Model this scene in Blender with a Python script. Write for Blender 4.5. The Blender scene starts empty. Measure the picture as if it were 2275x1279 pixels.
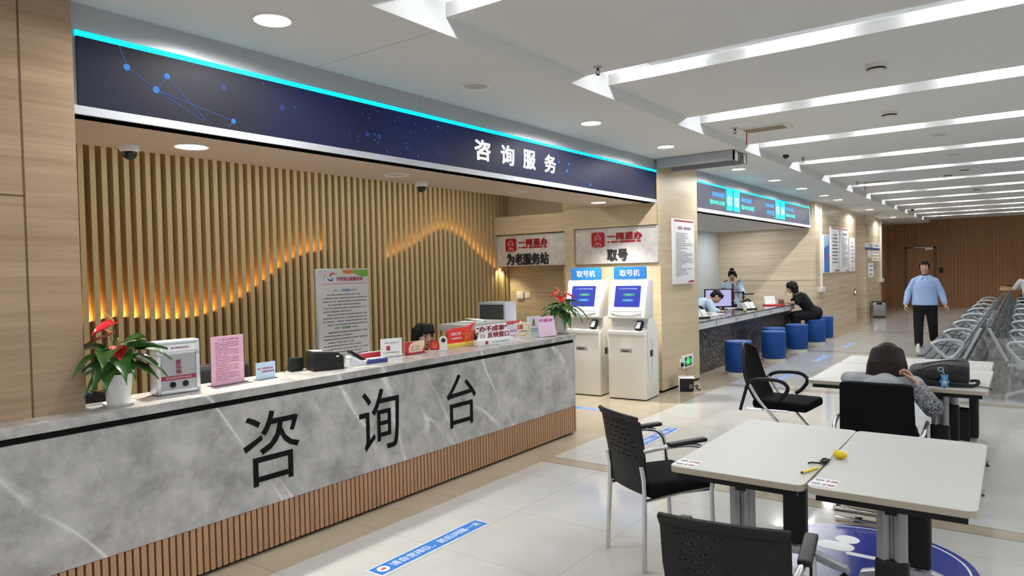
import bpy, bmesh, math, random
from mathutils import Vector, Matrix, Euler
from math import sin, cos, pi, radians as R

# ------------------------------------------------------------------ camera, world, exposure
SC = bpy.context.scene
COL = SC.collection
cam_d = bpy.data.cameras.new('camera')
cam_d.sensor_width = 36.0
cam_d.lens = 1557.3 / 2275 * 36.0
cam_d.clip_start = 0.05
cam_d.clip_end = 200
cam = bpy.data.objects.new('camera', cam_d)
COL.objects.link(cam)
_yaw, _pit, _rol = R(36.2266), R(-1.3506), R(-1.3344)
_f = Vector((-sin(_yaw) * cos(_pit), cos(_yaw) * cos(_pit), sin(_pit)))
_r = _f.cross(Vector((0, 0, 1))).normalized()
_u = _r.cross(_f)
_r2 = cos(_rol) * _r + sin(_rol) * _u
_u2 = -sin(_rol) * _r + cos(_rol) * _u
cam.matrix_world = Matrix(((_r2.x, _u2.x, -_f.x, 0), (_r2.y, _u2.y, -_f.y, 0), (_r2.z, _u2.z, -_f.z, 1.6), (0, 0, 0, 1)))
SC.camera = cam

world = bpy.data.worlds.new('world')
SC.world = world
world.use_nodes = True
world.node_tree.nodes['Background'].inputs[0].default_value = (0.93, 0.96, 1.0, 1)
world.node_tree.nodes['Background'].inputs[1].default_value = 0.56
SC.view_settings.view_transform = 'Standard'
SC.view_settings.look = 'None'
SC.view_settings.gamma = 1
SC.view_settings.use_curve_mapping = False
SC.view_settings.exposure = 0.32
SC.cycles.max_bounces = 8
SC.cycles.diffuse_bounces = 4
SC.cycles.glossy_bounces = 4
SC.cycles.transmission_bounces = 6
SC.cycles.transparent_max_bounces = 12
SC.cycles.sample_clamp_indirect = 4.0
SC.cycles.caustics_reflective = False
SC.cycles.caustics_refractive = False

SOFFIT_Z = 2.98          # lower ceiling band along the counters
SLAB_Z = 3.08            # main ceiling slabs
SLOT0, SLOT_P, SLOT_W = 5.07, 1.97, 0.36


def lamp(kind, loc, energy, color=(1, 1, 1), radius=0.03, rot=None, **kw):
    d = bpy.data.lights.new('lamp', kind)
    d.energy = energy
    d.color = color
    if kind != 'AREA':
        d.shadow_soft_size = radius
    for k, v in kw.items():
        setattr(d, k, v)
    o = bpy.data.objects.new('lamp', d)
    o.location = loc
    if rot:
        o.rotation_euler = rot
    COL.objects.link(o)
    return o


TUBE = 96              # brightness of the tubes hidden in the ceiling slots

DOWNLIGHTS = [(-3.25, 2.32), (-3.29, 5.81), (-3.29, 7.51), (-3.28, 9.98), (-3.27, 11.73), (-3.25, 13.37),
              (-3.25, 15.12), (-3.24, 16.35), (-3.22, 20.04), (-3.22, 24.07)]
for (x, y) in DOWNLIGHTS + [(-3.25, -1.2)]:
    lamp('SPOT', (x, y, SOFFIT_Z - 0.03), 46, (1.0, 0.985, 0.96), 0.03, (0, 0, 0), spot_size=R(171), spot_blend=0.30)
ALCOVE_DOWNLIGHTS = [(-4.2, 2.38), (-4.25, 7.65)]
for (x, y) in ALCOVE_DOWNLIGHTS:
    lamp('SPOT', (x, y, 2.40), 190, (1.0, 0.95, 0.86), 0.05, (0, 0, 0), spot_size=R(112), spot_blend=0.9)
# area light added unseen to brighten the first bay, then inferred second-bay lights
lamp('AREA', (-5.45, 5.0, 2.93), 34, (1.0, 0.95, 0.84), rot=(0, 0, 0), shape='RECTANGLE', size=.5, size_y=5.5)
for y in (11.0, 13.4, 15.4):
    lamp('AREA', (-5.0, y, 2.385), 11, (0.97, 0.99, 1.0), rot=(0, 0, 0), shape='RECTANGLE', size=.6, size_y=.6)

# ------------------------------------------------------------------ materials
MATS = {}


def nt(name):
    m = bpy.data.materials.new(name)
    m.use_nodes = True
    t = m.node_tree
    return m, t, t.nodes['Principled BSDF']


def node(t, kind, **kw):
    n = t.nodes.new(kind)
    for k, v in kw.items():
        if k.startswith('i_'):
            key = k[2:]
            key = int(key) if key.isdigit() else key.replace('_', ' ')
            n.inputs[key].default_value = v
        else:
            setattr(n, k, v)
    return n


def lk(t, a, b):
    t.links.new(a, b)


def rgb(c):
    return (c[0], c[1], c[2], 1)


def pm(name, col, rough=0.5, metal=0.0, spec=0.5, bump=0.0, bscale=200.0, emit=None, estr=0.0, alpha=1.0, vary=0.0, vscale=8.0, trans=0.0, coat=0.0):
    """plain procedural material: slight noise variation and optional fine bump"""
    if name in MATS:
        return MATS[name]
    m, t, b = nt(name)
    b.inputs['Base Color'].default_value = rgb(col)
    b.inputs['Roughness'].default_value = rough
    b.inputs['Metallic'].default_value = metal
    b.inputs['Specular IOR Level'].default_value = spec
    b.inputs['Alpha'].default_value = alpha
    b.inputs['Transmission Weight'].default_value = trans
    b.inputs['Coat Weight'].default_value = coat
    if emit:
        b.inputs['Emission Color'].default_value = rgb(emit)
        b.inputs['Emission Strength'].default_value = estr
    tc = node(t, 'ShaderNodeTexCoord')
    if vary:
        n = node(t, 'ShaderNodeTexNoise', i_Scale=vscale, i_Detail=4.0)
        lk(t, tc.outputs['Object'], n.inputs['Vector'])
        mx = node(t, 'ShaderNodeMix', data_type='RGBA')
        mx.inputs[6].default_value = rgb([c * (1 - vary) for c in col])
        mx.inputs[7].default_value = rgb([min(1, c * (1 + vary)) for c in col])
        lk(t, n.outputs['Fac'], mx.inputs[0])
        lk(t, mx.outputs[2], b.inputs['Base Color'])
    if bump:
        n = node(t, 'ShaderNodeTexNoise', i_Scale=bscale, i_Detail=2.0)
        lk(t, tc.outputs['Object'], n.inputs['Vector'])
        bp = node(t, 'ShaderNodeBump', i_Strength=bump, i_Distance=0.002)
        lk(t, n.outputs['Fac'], bp.inputs['Height'])
        lk(t, bp.outputs[0], b.inputs['Normal'])
    MATS[name] = m
    return m


def glow(name, col, strength):
    if name in MATS:
        return MATS[name]
    m, t, b = nt(name)
    b.inputs['Base Color'].default_value = (0.02, 0.02, 0.02, 1)
    b.inputs['Roughness'].default_value = .8
    b.inputs['Specular IOR Level'].default_value = .08
    b.inputs['Emission Color'].default_value = rgb(col)
    b.inputs['Emission Strength'].default_value = strength
    MATS[name] = m
    return m


def ramp(t, stops):
    r = node(t, 'ShaderNodeValToRGB')
    e = r.color_ramp.elements
    while len(e) < len(stops):
        e.new(0.5)
    for el, (p, c) in zip(e, stops):
        el.position = p
        el.color = rgb(c)
    return r


def wood(name, c0, c1, scale=(0.7, 0.7, 16), rough=0.45, spec=0.4, detail=6, lo=.3, hi=.72, bump=0.0):
    """streaky grain: noise stretched along one plane"""
    m, t, b = nt(name)
    tc = node(t, 'ShaderNodeTexCoord')
    mp = node(t, 'ShaderNodeMapping')
    mp.inputs['Scale'].default_value = scale
    lk(t, tc.outputs['Object'], mp.inputs['Vector'])
    n1 = node(t, 'ShaderNodeTexNoise', i_Scale=1.0, i_Detail=float(detail), i_Roughness=0.65, i_Distortion=0.6)
    lk(t, mp.outputs[0], n1.inputs['Vector'])
    n2 = node(t, 'ShaderNodeTexNoise', i_Scale=5.0, i_Detail=3.0)
    lk(t, mp.outputs[0], n2.inputs['Vector'])
    ad = node(t, 'ShaderNodeMath', operation='MULTIPLY_ADD')
    lk(t, n2.outputs['Fac'], ad.inputs[0])
    ad.inputs[1].default_value = 0.35
    ml = node(t, 'ShaderNodeMath', operation='MULTIPLY')
    lk(t, n1.outputs['Fac'], ml.inputs[0])
    ml.inputs[1].default_value = 0.75
    lk(t, ml.outputs[0], ad.inputs[2])
    r = ramp(t, [(lo, c0), (hi, c1)])
    lk(t, ad.outputs[0], r.inputs[0])
    lk(t, r.outputs[0], b.inputs['Base Color'])
    b.inputs['Roughness'].default_value = rough
    b.inputs['Specular IOR Level'].default_value = spec
    MATS[name] = m
    return m


def marble(name, base, dark, vein, rough=0.22, vscale=1.6, nscale=5.0, vwidth=0.045, stretch=(1, 1, 1), spec=0.5, vmix=0.8, vang=55.0, vdist=0.35):
    m, t, b = nt(name)
    tc = node(t, 'ShaderNodeTexCoord')
    n = node(t, 'ShaderNodeTexNoise', i_Scale=nscale, i_Detail=9.0, i_Roughness=0.68)
    lk(t, tc.outputs['Object'], n.inputs['Vector'])
    r = ramp(t, [(0.33, dark), (0.66, base)])
    lk(t, n.outputs['Fac'], r.inputs[0])
    # veins: thin iso-lines of a distorted noise
    m0 = node(t, 'ShaderNodeMapping')
    m0.inputs['Rotation'].default_value = (R(vang), 0, 0)
    lk(t, tc.outputs['Object'], m0.inputs['Vector'])
    mp = node(t, 'ShaderNodeMapping')
    mp.inputs['Scale'].default_value = stretch
    lk(t, m0.outputs[0], mp.inputs['Vector'])
    v = node(t, 'ShaderNodeTexNoise', i_Scale=vscale, i_Detail=5.0, i_Roughness=0.5, i_Distortion=vdist)
    lk(t, mp.outputs[0], v.inputs['Vector'])
    s = node(t, 'ShaderNodeMath', operation='SUBTRACT')
    lk(t, v.outputs['Fac'], s.inputs[0])
    s.inputs[1].default_value = 0.5
    a = node(t, 'ShaderNodeMath', operation='ABSOLUTE')
    lk(t, s.outputs[0], a.inputs[0])
    mr = node(t, 'ShaderNodeMapRange', i_From_Min=0.0, i_From_Max=vwidth, i_To_Min=1.0, i_To_Max=0.0)
    lk(t, a.outputs[0], mr.inputs['Value'])
    pw = node(t, 'ShaderNodeMath', operation='POWER')
    lk(t, mr.outputs[0], pw.inputs[0])
    pw.inputs[1].default_value = 2.2
    n3 = node(t, 'ShaderNodeTexNoise', i_Scale=2.2, i_Detail=2.0)
    lk(t, tc.outputs['Object'], n3.inputs['Vector'])
    mr3 = node(t, 'ShaderNodeMapRange', i_From_Min=0.40, i_From_Max=0.56, i_To_Min=0.0, i_To_Max=vmix)
    lk(t, n3.outputs['Fac'], mr3.inputs['Value'])
    mu = node(t, 'ShaderNodeMath', operation='MULTIPLY')
    lk(t, pw.outputs[0], mu.inputs[0])
    lk(t, mr3.outputs[0], mu.inputs[1])
    mx = node(t, 'ShaderNodeMix', data_type='RGBA')
    lk(t, mu.outputs[0], mx.inputs[0])
    lk(t, r.outputs[0], mx.inputs[6])
    mx.inputs[7].default_value = rgb(vein)
    lk(t, mx.outputs[2], b.inputs['Base Color'])
    b.inputs['Roughness'].default_value = rough
    b.inputs['Specular IOR Level'].default_value = spec
    MATS[name] = m
    return m


# ------------------------------------------------------------------ objects
def tag(o, label=None, cat=None, group=None, kind=None):
    if label:
        o['label'] = label
    if cat:
        o['category'] = cat
    if group:
        o['group'] = group
    if kind:
        o['kind'] = kind
    return o


def thing(name, label, cat, loc=(0, 0, 0), rz=0.0, group=None):
    o = bpy.data.objects.new(name, None)
    o.empty_display_size = 0.1
    COL.objects.link(o)
    o.location = loc
    o.rotation_euler = (0, 0, R(rz))
    return tag(o, label, cat, group)


def smooth_mesh(me, ang=38):
    for p in me.polygons:
        p.use_smooth = True
    try:
        me.set_sharp_from_angle(angle=R(ang))
    except Exception:
        pass


def dup(root, loc, rz, label, group=None):
    """a copy of a thing with copies of its parts and sub-parts"""
    r = root.copy()
    COL.objects.link(r)
    r.location = loc
    r.rotation_euler = (0, 0, R(rz))
    r['label'] = label
    if group:
        r['group'] = group
    for ch in list(root.children):
        c = ch.copy()
        COL.objects.link(c)
        c.parent = r
        for g in ch.children:
            d = g.copy()
            COL.objects.link(d)
            d.parent = c
    return r


class MB:
    """collects simple shapes into ONE mesh"""

    def __init__(self):
        self.bm = bmesh.new()

    def _merge(self, b2, M=None):
        if M is not None:
            bmesh.ops.transform(b2, matrix=M, verts=b2.verts)
        me = bpy.data.meshes.new('tmp')
        b2.to_mesh(me)
        b2.free()
        self.bm.from_mesh(me)
        bpy.data.meshes.remove(me)

    def box(self, c, s, bev=0.0, rot=None, seg=2):
        b = bmesh.new()
        bmesh.ops.create_cube(b, size=1.0)
        bmesh.ops.scale(b, vec=s, verts=b.verts)
        if bev:
            bmesh.ops.bevel(b, geom=b.edges[:], offset=min(bev, min(s) * .49), segments=seg, profile=0.6, affect='EDGES')
        M = Matrix.Translation(c)
        if rot:
            M = M @ Euler([R(a) for a in rot]).to_matrix().to_4x4()
        self._merge(b, M)
        return self

    def bx(self, x0, x1, y0, y1, z0, z1, bev=0.0):
        return self.box(((x0 + x1) / 2, (y0 + y1) / 2, (z0 + z1) / 2), (abs(x1 - x0), abs(y1 - y0), abs(z1 - z0)), bev)

    def cyl(self, p0, p1, r0, r1=None, n=20, cap=True):
        r1 = r0 if r1 is None else r1
        p0, p1 = Vector(p0), Vector(p1)
        d = p1 - p0
        b = bmesh.new()
        bmesh.ops.create_cone(b, cap_ends=cap, segments=n, radius1=r0, radius2=r1, depth=d.length)
        M = Matrix.Translation((p0 + p1) / 2) @ d.to_track_quat('Z', 'Y').to_matrix().to_4x4()
        self._merge(b, M)
        return self

    def ell(self, c, rad, rot=None, n=20):
        b = bmesh.new()
        bmesh.ops.create_uvsphere(b, u_segments=n, v_segments=max(8, n * 2 // 3), radius=1.0)
        bmesh.ops.scale(b, vec=rad, verts=b.verts)
        M = Matrix.Translation(c)
        if rot is not None:
            M = M @ (rot.to_4x4() if isinstance(rot, Matrix) else Euler([R(a) for a in rot]).to_matrix().to_4x4())
        self._merge(b, M)
        return self

    def lathe(self, prof, c=(0, 0, 0), n=32):
        b = bmesh.new()
        rings = []
        for (r, z) in prof:
            if r < 1e-6:
                rings.append([b.verts.new((0, 0, z))])
            else:
                rings.append([b.verts.new((r * cos(2 * pi * i / n), r * sin(2 * pi * i / n), z)) for i in range(n)])
        for a, d in zip(rings, rings[1:]):
            for i in range(n):
                j = (i + 1) % n
                if len(a) == 1 and len(d) == 1:
                    continue
                if len(a) == 1:
                    b.faces.new((a[0], d[i], d[j]))
                elif len(d) == 1:
                    b.faces.new((a[i], a[j], d[0]))
                else:
                    b.faces.new((a[i], a[j], d[j], d[i]))
        bmesh.ops.recalc_face_normals(b, faces=b.faces)
        self._merge(b, Matrix.Translation(c))
        return self

    def prism(self, poly, y0, y1, M=None, bev=0.0):
        """poly in (x,z); extruded along y"""
        b = bmesh.new()
        va = [b.verts.new((x, y0, z)) for x, z in poly]
        vb = [b.verts.new((x, y1, z)) for x, z in poly]
        b.faces.new(va)
        b.faces.new(vb[::-1])
        n = len(poly)
        for i in range(n):
            j = (i + 1) % n
            b.faces.new((va[j], va[i], vb[i], vb[j]))
        bmesh.ops.recalc_face_normals(b, faces=b.faces)
        if bev:
            bmesh.ops.bevel(b, geom=b.edges[:], offset=bev, segments=2, profile=0.6, affect='EDGES')
        self._merge(b, M)
        return self

    def tube(self, pts, r, n=10, closed=False, smooth=0):
        pts = [Vector(p) for p in pts]
        for _ in range(smooth):
            q = []
            m = len(pts)
            for i in range(m if closed else m - 1):
                a, c = pts[i], pts[(i + 1) % m]
                q += [a * .75 + c * .25, a * .25 + c * .75]
            if not closed:
                q = [pts[0]] + q + [pts[-1]]
            pts = q
        b = bmesh.new()
        m = len(pts)
        rings = []
        up = None
        for i, p in enumerate(pts):
            if closed:
                d = (pts[(i + 1) % m] - pts[i - 1])
            else:
                d = pts[min(i + 1, m - 1)] - pts[max(i - 1, 0)]
            d.normalize()
            if up is None:
                up = Vector((0, 0, 1)) if abs(d.z) < .9 else Vector((1, 0, 0))
            side = d.cross(up).normalized()
            up = side.cross(d).normalized()
            rr = r[i] if isinstance(r, (list, tuple)) and len(r) == m else (r if not isinstance(r, (list, tuple)) else r[0] + (r[-1] - r[0]) * i / max(1, m - 1))
            rings.append([b.verts.new(p + (side * cos(2 * pi * k / n) + up * sin(2 * pi * k / n)) * rr) for k in range(n)])
        for i in range(m if closed else m - 1):
            a, c = rings[i], rings[(i + 1) % m]
            for k in range(n):
                j = (k + 1) % n
                b.faces.new((a[k], a[j], c[j], c[k]))
        if not closed:
            b.faces.new(rings[0][::-1])
            b.faces.new(rings[-1])
        bmesh.ops.recalc_face_normals(b, faces=b.faces)
        self._merge(b)
        return self

    def face(self, pts):
        vs = [self.bm.verts.new(p) for p in pts]
        self.bm.faces.new(vs)
        return self

    def grid(self, f, nu, nv, skip=None):
        vs = [[self.bm.verts.new(f(i / nu, j / nv)) for j in range(nv + 1)] for i in range(nu + 1)]
        for i in range(nu):
            for j in range(nv):
                if skip and skip(i, j):
                    continue
                self.bm.faces.new((vs[i][j], vs[i + 1][j], vs[i + 1][j + 1], vs[i][j + 1]))
        return self

    def build(self, name, mat, parent=None, smooth=True, mods=(), ang=38):
        me = bpy.data.meshes.new(name)
        self.bm.to_mesh(me)
        self.bm.free()
        o = bpy.data.objects.new(name, me)
        if isinstance(mat, str):
            mat = MATS[mat]
        me.materials.append(mat)
        COL.objects.link(o)
        if mods:
            for kind, kw in mods:
                md = o.modifiers.new(kind, kind)
                for k, v in kw.items():
                    setattr(md, k, v)
            dg = bpy.context.evaluated_depsgraph_get()
            dg.update()
            new = bpy.data.meshes.new_from_object(o.evaluated_get(dg))
            o.modifiers.clear()
            o.data = new
            bpy.data.meshes.remove(me)
            me = new
            me.name = name
            if not me.materials:
                me.materials.append(mat)
        if smooth:
            smooth_mesh(me, ang)
        if parent:
            o.parent = parent
        return o


def struct(name, mb, mat, parent=None, smooth=False):
    o = mb.build(name, mat, parent, smooth)
    if parent is None:
        o['kind'] = 'structure'
    return o


# text ---------------------------------------------------------------------------------
_TX = bpy.data.curves.new('text', 'FONT')
_TXO = bpy.data.objects.new('text', _TX)


def text_data(s, bold=0.0, spacing=1.0, res=3):
    _TX.body = s
    _TX.offset = bold
    _TX.space_character = spacing
    _TX.resolution_u = res
    if _TXO.name not in COL.objects:
        COL.objects.link(_TXO)
    dg = bpy.context.evaluated_depsgraph_get()
    dg.update()
    me = bpy.data.meshes.new_from_object(_TXO.evaluated_get(dg))
    vs = [v.co.copy() for v in me.vertices]
    fs = [tuple(p.vertices) for p in me.polygons]
    bpy.data.meshes.remove(me)
    return vs, fs


def lettering(name, s, u0, v0, u1, v1, depth, mat, parent, bold=0.0, spacing=1.0, fit='box', thick=0.002, vertical=False, skew=0.0, M=None):
    """writes s into the rectangle (u0,v0)-(u1,v1) of the plane y=-depth (facing -y) of its parent"""
    if vertical:
        n = len(s)
        mb = MB()
        h = (v1 - v0) / n
        for i, ch in enumerate(s):
            _letters(mb, ch, u0, v1 - (i + 1) * h + h * .05, u1, v1 - i * h - h * .05, depth, bold, spacing, fit, thick, skew)
    else:
        mb = MB()
        _letters(mb, s, u0, v0, u1, v1, depth, bold, spacing, fit, thick, skew)
    if M is not None:
        bmesh.ops.transform(mb.bm, matrix=M, verts=mb.bm.verts)
    return mb.build(name, mat, parent, smooth=False)


def _letters(mb, s, u0, v0, u1, v1, depth, bold, spacing, fit, thick, skew):
    vs, fs = text_data(s, 0, spacing)
    if not vs:
        return
    x0 = min(v.x for v in vs); x1 = max(v.x for v in vs)
    y0 = min(v.y for v in vs); y1 = max(v.y for v in vs)
    sx = (u1 - u0) / max(1e-6, x1 - x0)
    sy = (v1 - v0) / max(1e-6, y1 - y0)
    if fit == 'keep':
        sx = sy = min(sx, sy)
    cx, cy = (x0 + x1) / 2, (y0 + y1) / 2
    b = bmesh.new()
    o = bold * .9                          # heavier strokes: a few slightly shifted layers
    for (du, dv, dt) in (((0, 0, 0),) if not bold else ((-o, -o, 0), (o, -o, .06), (-o, o, .12), (o, o, .18), (0, 0, .24))):
        vv = [b.verts.new(((u0 + u1) / 2 + (v.x - cx + du) * sx + skew * (v.y - cy) * sy, -depth - thick * (1 + dt), (v0 + v1) / 2 + (v.y - cy + dv) * sy)) for v in vs]
        for f in fs:
            try:
                b.faces.new([vv[i] for i in f])
            except ValueError:
                pass
    # side walls so that the letters have thickness
    bd = [e for e in b.edges if len(e.link_faces) == 1]
    r = bmesh.ops.extrude_edge_only(b, edges=bd)
    for g in r['geom']:
        if isinstance(g, bmesh.types.BMVert):
            g.co.y = -depth
    bmesh.ops.recalc_face_normals(b, faces=b.faces)
    mb._merge(b)


def dashes(name, rows, depth, mat, parent, seed=1, glyph=0.8, thick=0.0008, gap=0.22, word=6, M=None):
    """lines too small to read: rows of glyph-sized dashes (u0, v, u1, height)"""
    rnd = random.Random(seed)
    mb = MB()
    b = bmesh.new()
    for (u0, v, u1, h) in rows:
        u = u0
        while u < u1 - h * .3:
            if rnd.random() < 1.0 / word:
                u += h * .7
                continue
            w = min(h * rnd.uniform(.55, 1.0) * glyph, u1 - u)
            hh = h * rnd.uniform(.75, 1.0)
            q = [(u, -depth - thick, v - hh / 2), (u + w, -depth - thick, v - hh / 2), (u + w, -depth - thick, v + hh / 2), (u, -depth - thick, v + hh / 2)]
            b.faces.new([b.verts.new(p) for p in q])
            u += w + h * gap
    mb._merge(b, M)
    return mb.build(name, mat, parent, smooth=False)


def rrect(w, h, r, n=5, cx=0.0, cz=0.0):
    pts = []
    for (sx, sz, a0) in ((1, 1, 0), (-1, 1, 90), (-1, -1, 180), (1, -1, 270)):
        for i in range(n + 1):
            a = R(a0 + 90 * i / n)
            pts.append((cx + sx * (w / 2 - r) + r * cos(a), cz + sz * (h / 2 - r) + r * sin(a)))
    return pts


def plate(mb, x0, x1, z0, z1, y0, y1, r=0.0):
    """plate facing -y, rounded corners"""
    if r:
        return mb.prism(rrect(x1 - x0, z1 - z0, r, 5, (x0 + x1) / 2, (z0 + z1) / 2), y0, y1)
    return mb.bx(x0, x1, y0, y1, z0, z1)

# ------------------------------------------------------------------ shared materials
pm('white_paint', (0.80, 0.80, 0.79), 0.7, vary=.02)
pm('ceiling_paint', (0.76, 0.765, 0.755), 0.75, vary=.015, vscale=2)
pm('white_plastic', (0.83, 0.83, 0.82), 0.35)
pm('cream_plastic', (0.78, 0.76, 0.71), 0.4)
pm('grey_plastic', (0.42, 0.43, 0.45), 0.4)
pm('dark_plastic', (0.012, 0.012, 0.013), 0.45, spec=.25)
pm('black_matte', (0.008, 0.008, 0.008), 0.8, spec=.1)
pm('black_fabric', (0.006, 0.006, 0.007), 0.9, spec=.12, bump=.5, bscale=900)
pm('black_mesh', (0.007, 0.007, 0.008), 0.8, spec=.12, bump=.6, bscale=1200)
pm('chrome', (0.72, 0.72, 0.73), 0.16, 1.0)
pm('steel', (0.36, 0.355, 0.34), 0.36, 1.0, vary=.06, vscale=30)
pm('aluminium', (0.60, 0.61, 0.64), 0.34, 0.85)
pm('silver_paint', (0.50, 0.52, 0.55), 0.32, 0.35)
pm('grey_leg', (0.30, 0.30, 0.31), 0.35, 0.4)
pm('paper', (0.84, 0.85, 0.87), 0.6)
pm('red_print', (0.55, 0.02, 0.035), 0.5)
pm('black_print', (0.02, 0.02, 0.025), 0.55)
pm('grey_print', (0.22, 0.22, 0.25), 0.6)
pm('white_print', (0.86, 0.88, 0.9), 0.5)
pm('blue_vinyl', (0.035, 0.20, 0.62), 0.35)
pm('glass_dark', (0.01, 0.01, 0.012), 0.08)
pm('soil', (0.03, 0.02, 0.012), 0.95, bump=1, bscale=120)
pm('clear_acrylic', (0.9, 0.95, 0.98), 0.05, trans=0.9)
wood('panel_oak', (0.27, 0.175, 0.10), (0.44, 0.315, 0.205), (0.5, 0.5, 13), 0.5, 0.35)
wood('bay_oak', (0.47, 0.375, 0.24), (0.63, 0.525, 0.365), (0.6, 0.6, 15), 0.45, 0.35)
wood('travertine', (0.50, 0.39, 0.26), (0.72, 0.61, 0.46), (0.28, 0.28, 11), 0.2, 0.5, lo=.32, hi=.66)
wood('batten_wood', (0.44, 0.345, 0.18), (0.53, 0.425, 0.235), (14, 14, .8), 0.5, 0.35)
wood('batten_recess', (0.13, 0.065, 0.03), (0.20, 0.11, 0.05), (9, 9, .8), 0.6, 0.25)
wood('plinth_wood', (0.38, 0.215, 0.12), (0.48, 0.285, 0.17), (20, 20, 1.2), 0.5, 0.35)
wood('brown_panel', (0.25, 0.118, 0.050), (0.36, 0.185, 0.085), (9, 9, .25), 0.5, 0.3)
marble('grey_marble', (0.55, 0.535, 0.515), (0.28, 0.27, 0.26), (0.82, 0.81, 0.80), 0.25, vscale=1.0, nscale=5.0, vwidth=.030, stretch=(1, .45, 1.7), vmix=.85, vdist=.55)
marble('board_marble', (0.70, 0.68, 0.66), (0.50, 0.48, 0.47), (0.8, 0.79, 0.77), 0.35, vscale=2.5, nscale=9, vwidth=.02)
marble('black_marble', (0.060, 0.055, 0.055), (0.006, 0.006, 0.008), (0.50, 0.45, 0.38), 0.3, vscale=6.0, nscale=14, vwidth=.045, stretch=(1, .8, 1.5), vmix=.9, vdist=2.5, spec=.25)


def floor_material():
    m, t, b = nt('floor_tiles')
    tc = node(t, 'ShaderNodeTexCoord')
    sp = node(t, 'ShaderNodeSeparateXYZ')
    lk(t, tc.outputs['Object'], sp.inputs[0])

    def mth(op, a, c=None, d=None):
        n = node(t, 'ShaderNodeMath', operation=op)
        for i, v in enumerate((a, c, d)):
            if v is None:
                continue
            if isinstance(v, (int, float)):
                n.inputs[i].default_value = v
            else:
                lk(t, v, n.inputs[i])
        return n.outputs[0]

    def line(src, origin, period, w):
        f = mth('FRACT', mth('DIVIDE', mth('SUBTRACT', src, origin - 100 * period), period))
        d = mth('MINIMUM', f, mth('SUBTRACT', 1.0, f))
        return mth('LESS_THAN', d, w / period / 2)

    def band(src, a, c):
        return mth('MULTIPLY', mth('GREATER_THAN', src, a), mth('LESS_THAN', src, c))

    X, Y = sp.outputs[0], sp.outputs[1]
    tan = mth('LESS_THAN', X, -3.285)
    strip = None
    f = mth('FRACT', mth('DIVIDE', mth('SUBTRACT', Y, 4.865 - 440), 4.40))
    strip = mth('LESS_THAN', f, 0.155 / 4.40)
    tan = mth('MAXIMUM', tan, strip)
    seam = mth('MAXIMUM', line(X, -2.745, 0.76, 0.006), line(Y, 3.745, 0.745, 0.006))
    seam_tan = mth('MAXIMUM', line(Y, 3.0, 0.745, 0.005), line(X, -3.285, 0.9, 0.006))
    edge = mth('MAXIMUM', line(Y, 4.865, 4.40, 0.014), line(Y, 5.02, 4.40, 0.014))
    n = node(t, 'ShaderNodeTexNoise', i_Scale=1.7, i_Detail=7.0, i_Roughness=0.6, i_Distortion=0.8)
    lk(t, tc.outputs['Object'], n.inputs['Vector'])
    r1 = ramp(t, [(0.3, (0.52, 0.515, 0.495)), (0.7, (0.60, 0.595, 0.572))])
    lk(t, n.outputs['Fac'], r1.inputs[0])
    r2 = ramp(t, [(0.3, (0.40, 0.34, 0.25)), (0.7, (0.48, 0.415, 0.315))])
    lk(t, n.outputs['Fac'], r2.inputs[0])

    def mix(fac, a, c):
        q = node(t, 'ShaderNodeMix', data_type='RGBA')
        for i, v in ((0, fac), (6, a), (7, c)):
            if isinstance(v, tuple):
                q.inputs[i].default_value = rgb(v)
            else:
                lk(t, v, q.inputs[i])
        return q.outputs[2]

    c = mix(seam, r1.outputs[0], (0.43, 0.42, 0.39))
    c2 = mix(seam_tan, r2.outputs[0], (0.30, 0.22, 0.14))
    c = mix(tan, c, c2)
    c = mix(mth('MULTIPLY', edge, mth('GREATER_THAN', X, -3.285)), c, (0.24, 0.19, 0.14))
    lk(t, c, b.inputs['Base Color'])
    b.inputs['Roughness'].default_value = 0.085
    b.inputs['Specular IOR Level'].default_value = 0.55
    n2 = node(t, 'ShaderNodeTexNoise', i_Scale=0.8, i_Detail=1.0)
    lk(t, tc.outputs['Object'], n2.inputs['Vector'])
    bp = node(t, 'ShaderNodeBump', i_Strength=0.05, i_Distance=0.02)
    lk(t, n2.outputs['Fac'], bp.inputs['Height'])
    lk(t, bp.outputs[0], b.inputs['Normal'])
    MATS['floor_tiles'] = m


floor_material()

# ------------------------------------------------------------------ floor, walls, ceiling
struct('floor', MB().bx(-8.5, 9, -7, 30, -0.12, 0), 'floor_tiles')

# ceiling: soffit band with its riser, slabs, and the dark top of the slots
struct('soffit_ceiling', MB().bx(-3.95, -2.70, -7, 29, SOFFIT_Z, SOFFIT_Z + .5), 'ceiling_paint')
mb = MB()
ys = [SLOT0 + k * SLOT_P for k in range(-6, 12)]
for i, y in enumerate(ys):
    y1 = ys[i + 1] - SLOT_W if i + 1 < len(ys) else 29
    # each slab: thin at its edges, with a lip
    mb.bx(-2.70, 9, y, y1, SLAB_Z, SLAB_Z + .085)
struct('ceiling', mb, 'ceiling_paint')
glow('tube_white', (0.95, 0.98, 1.0), TUBE)
mb = MB()
for k in range(-4, 12):
    y = SLOT0 + k * SLOT_P - SLOT_W / 2
    x = -2.45
    while x < 6.5:
        mb.cyl((x, y + .07, SLAB_Z + .115), (x + .40, y + .07, SLAB_Z + .115), .013, n=8)
        x += 1.0
struct('tube_ceiling', mb, 'tube_white')
struct('deck_ceiling', MB().bx(-2.70, 9, -7, 29, 3.42, 3.5), 'ceiling_paint')
# panel joints of the soffit
mb = MB()
for y in (3.02, 7.9, 12.2, 17.0):
    mb.bx(-3.78, -2.71, y - .002, y + .002, SOFFIT_Z - .001, SOFFIT_Z + .002)
struct('trim_1', mb, pm('joint_grey', (0.42, 0.41, 0.40), .8))

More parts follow.
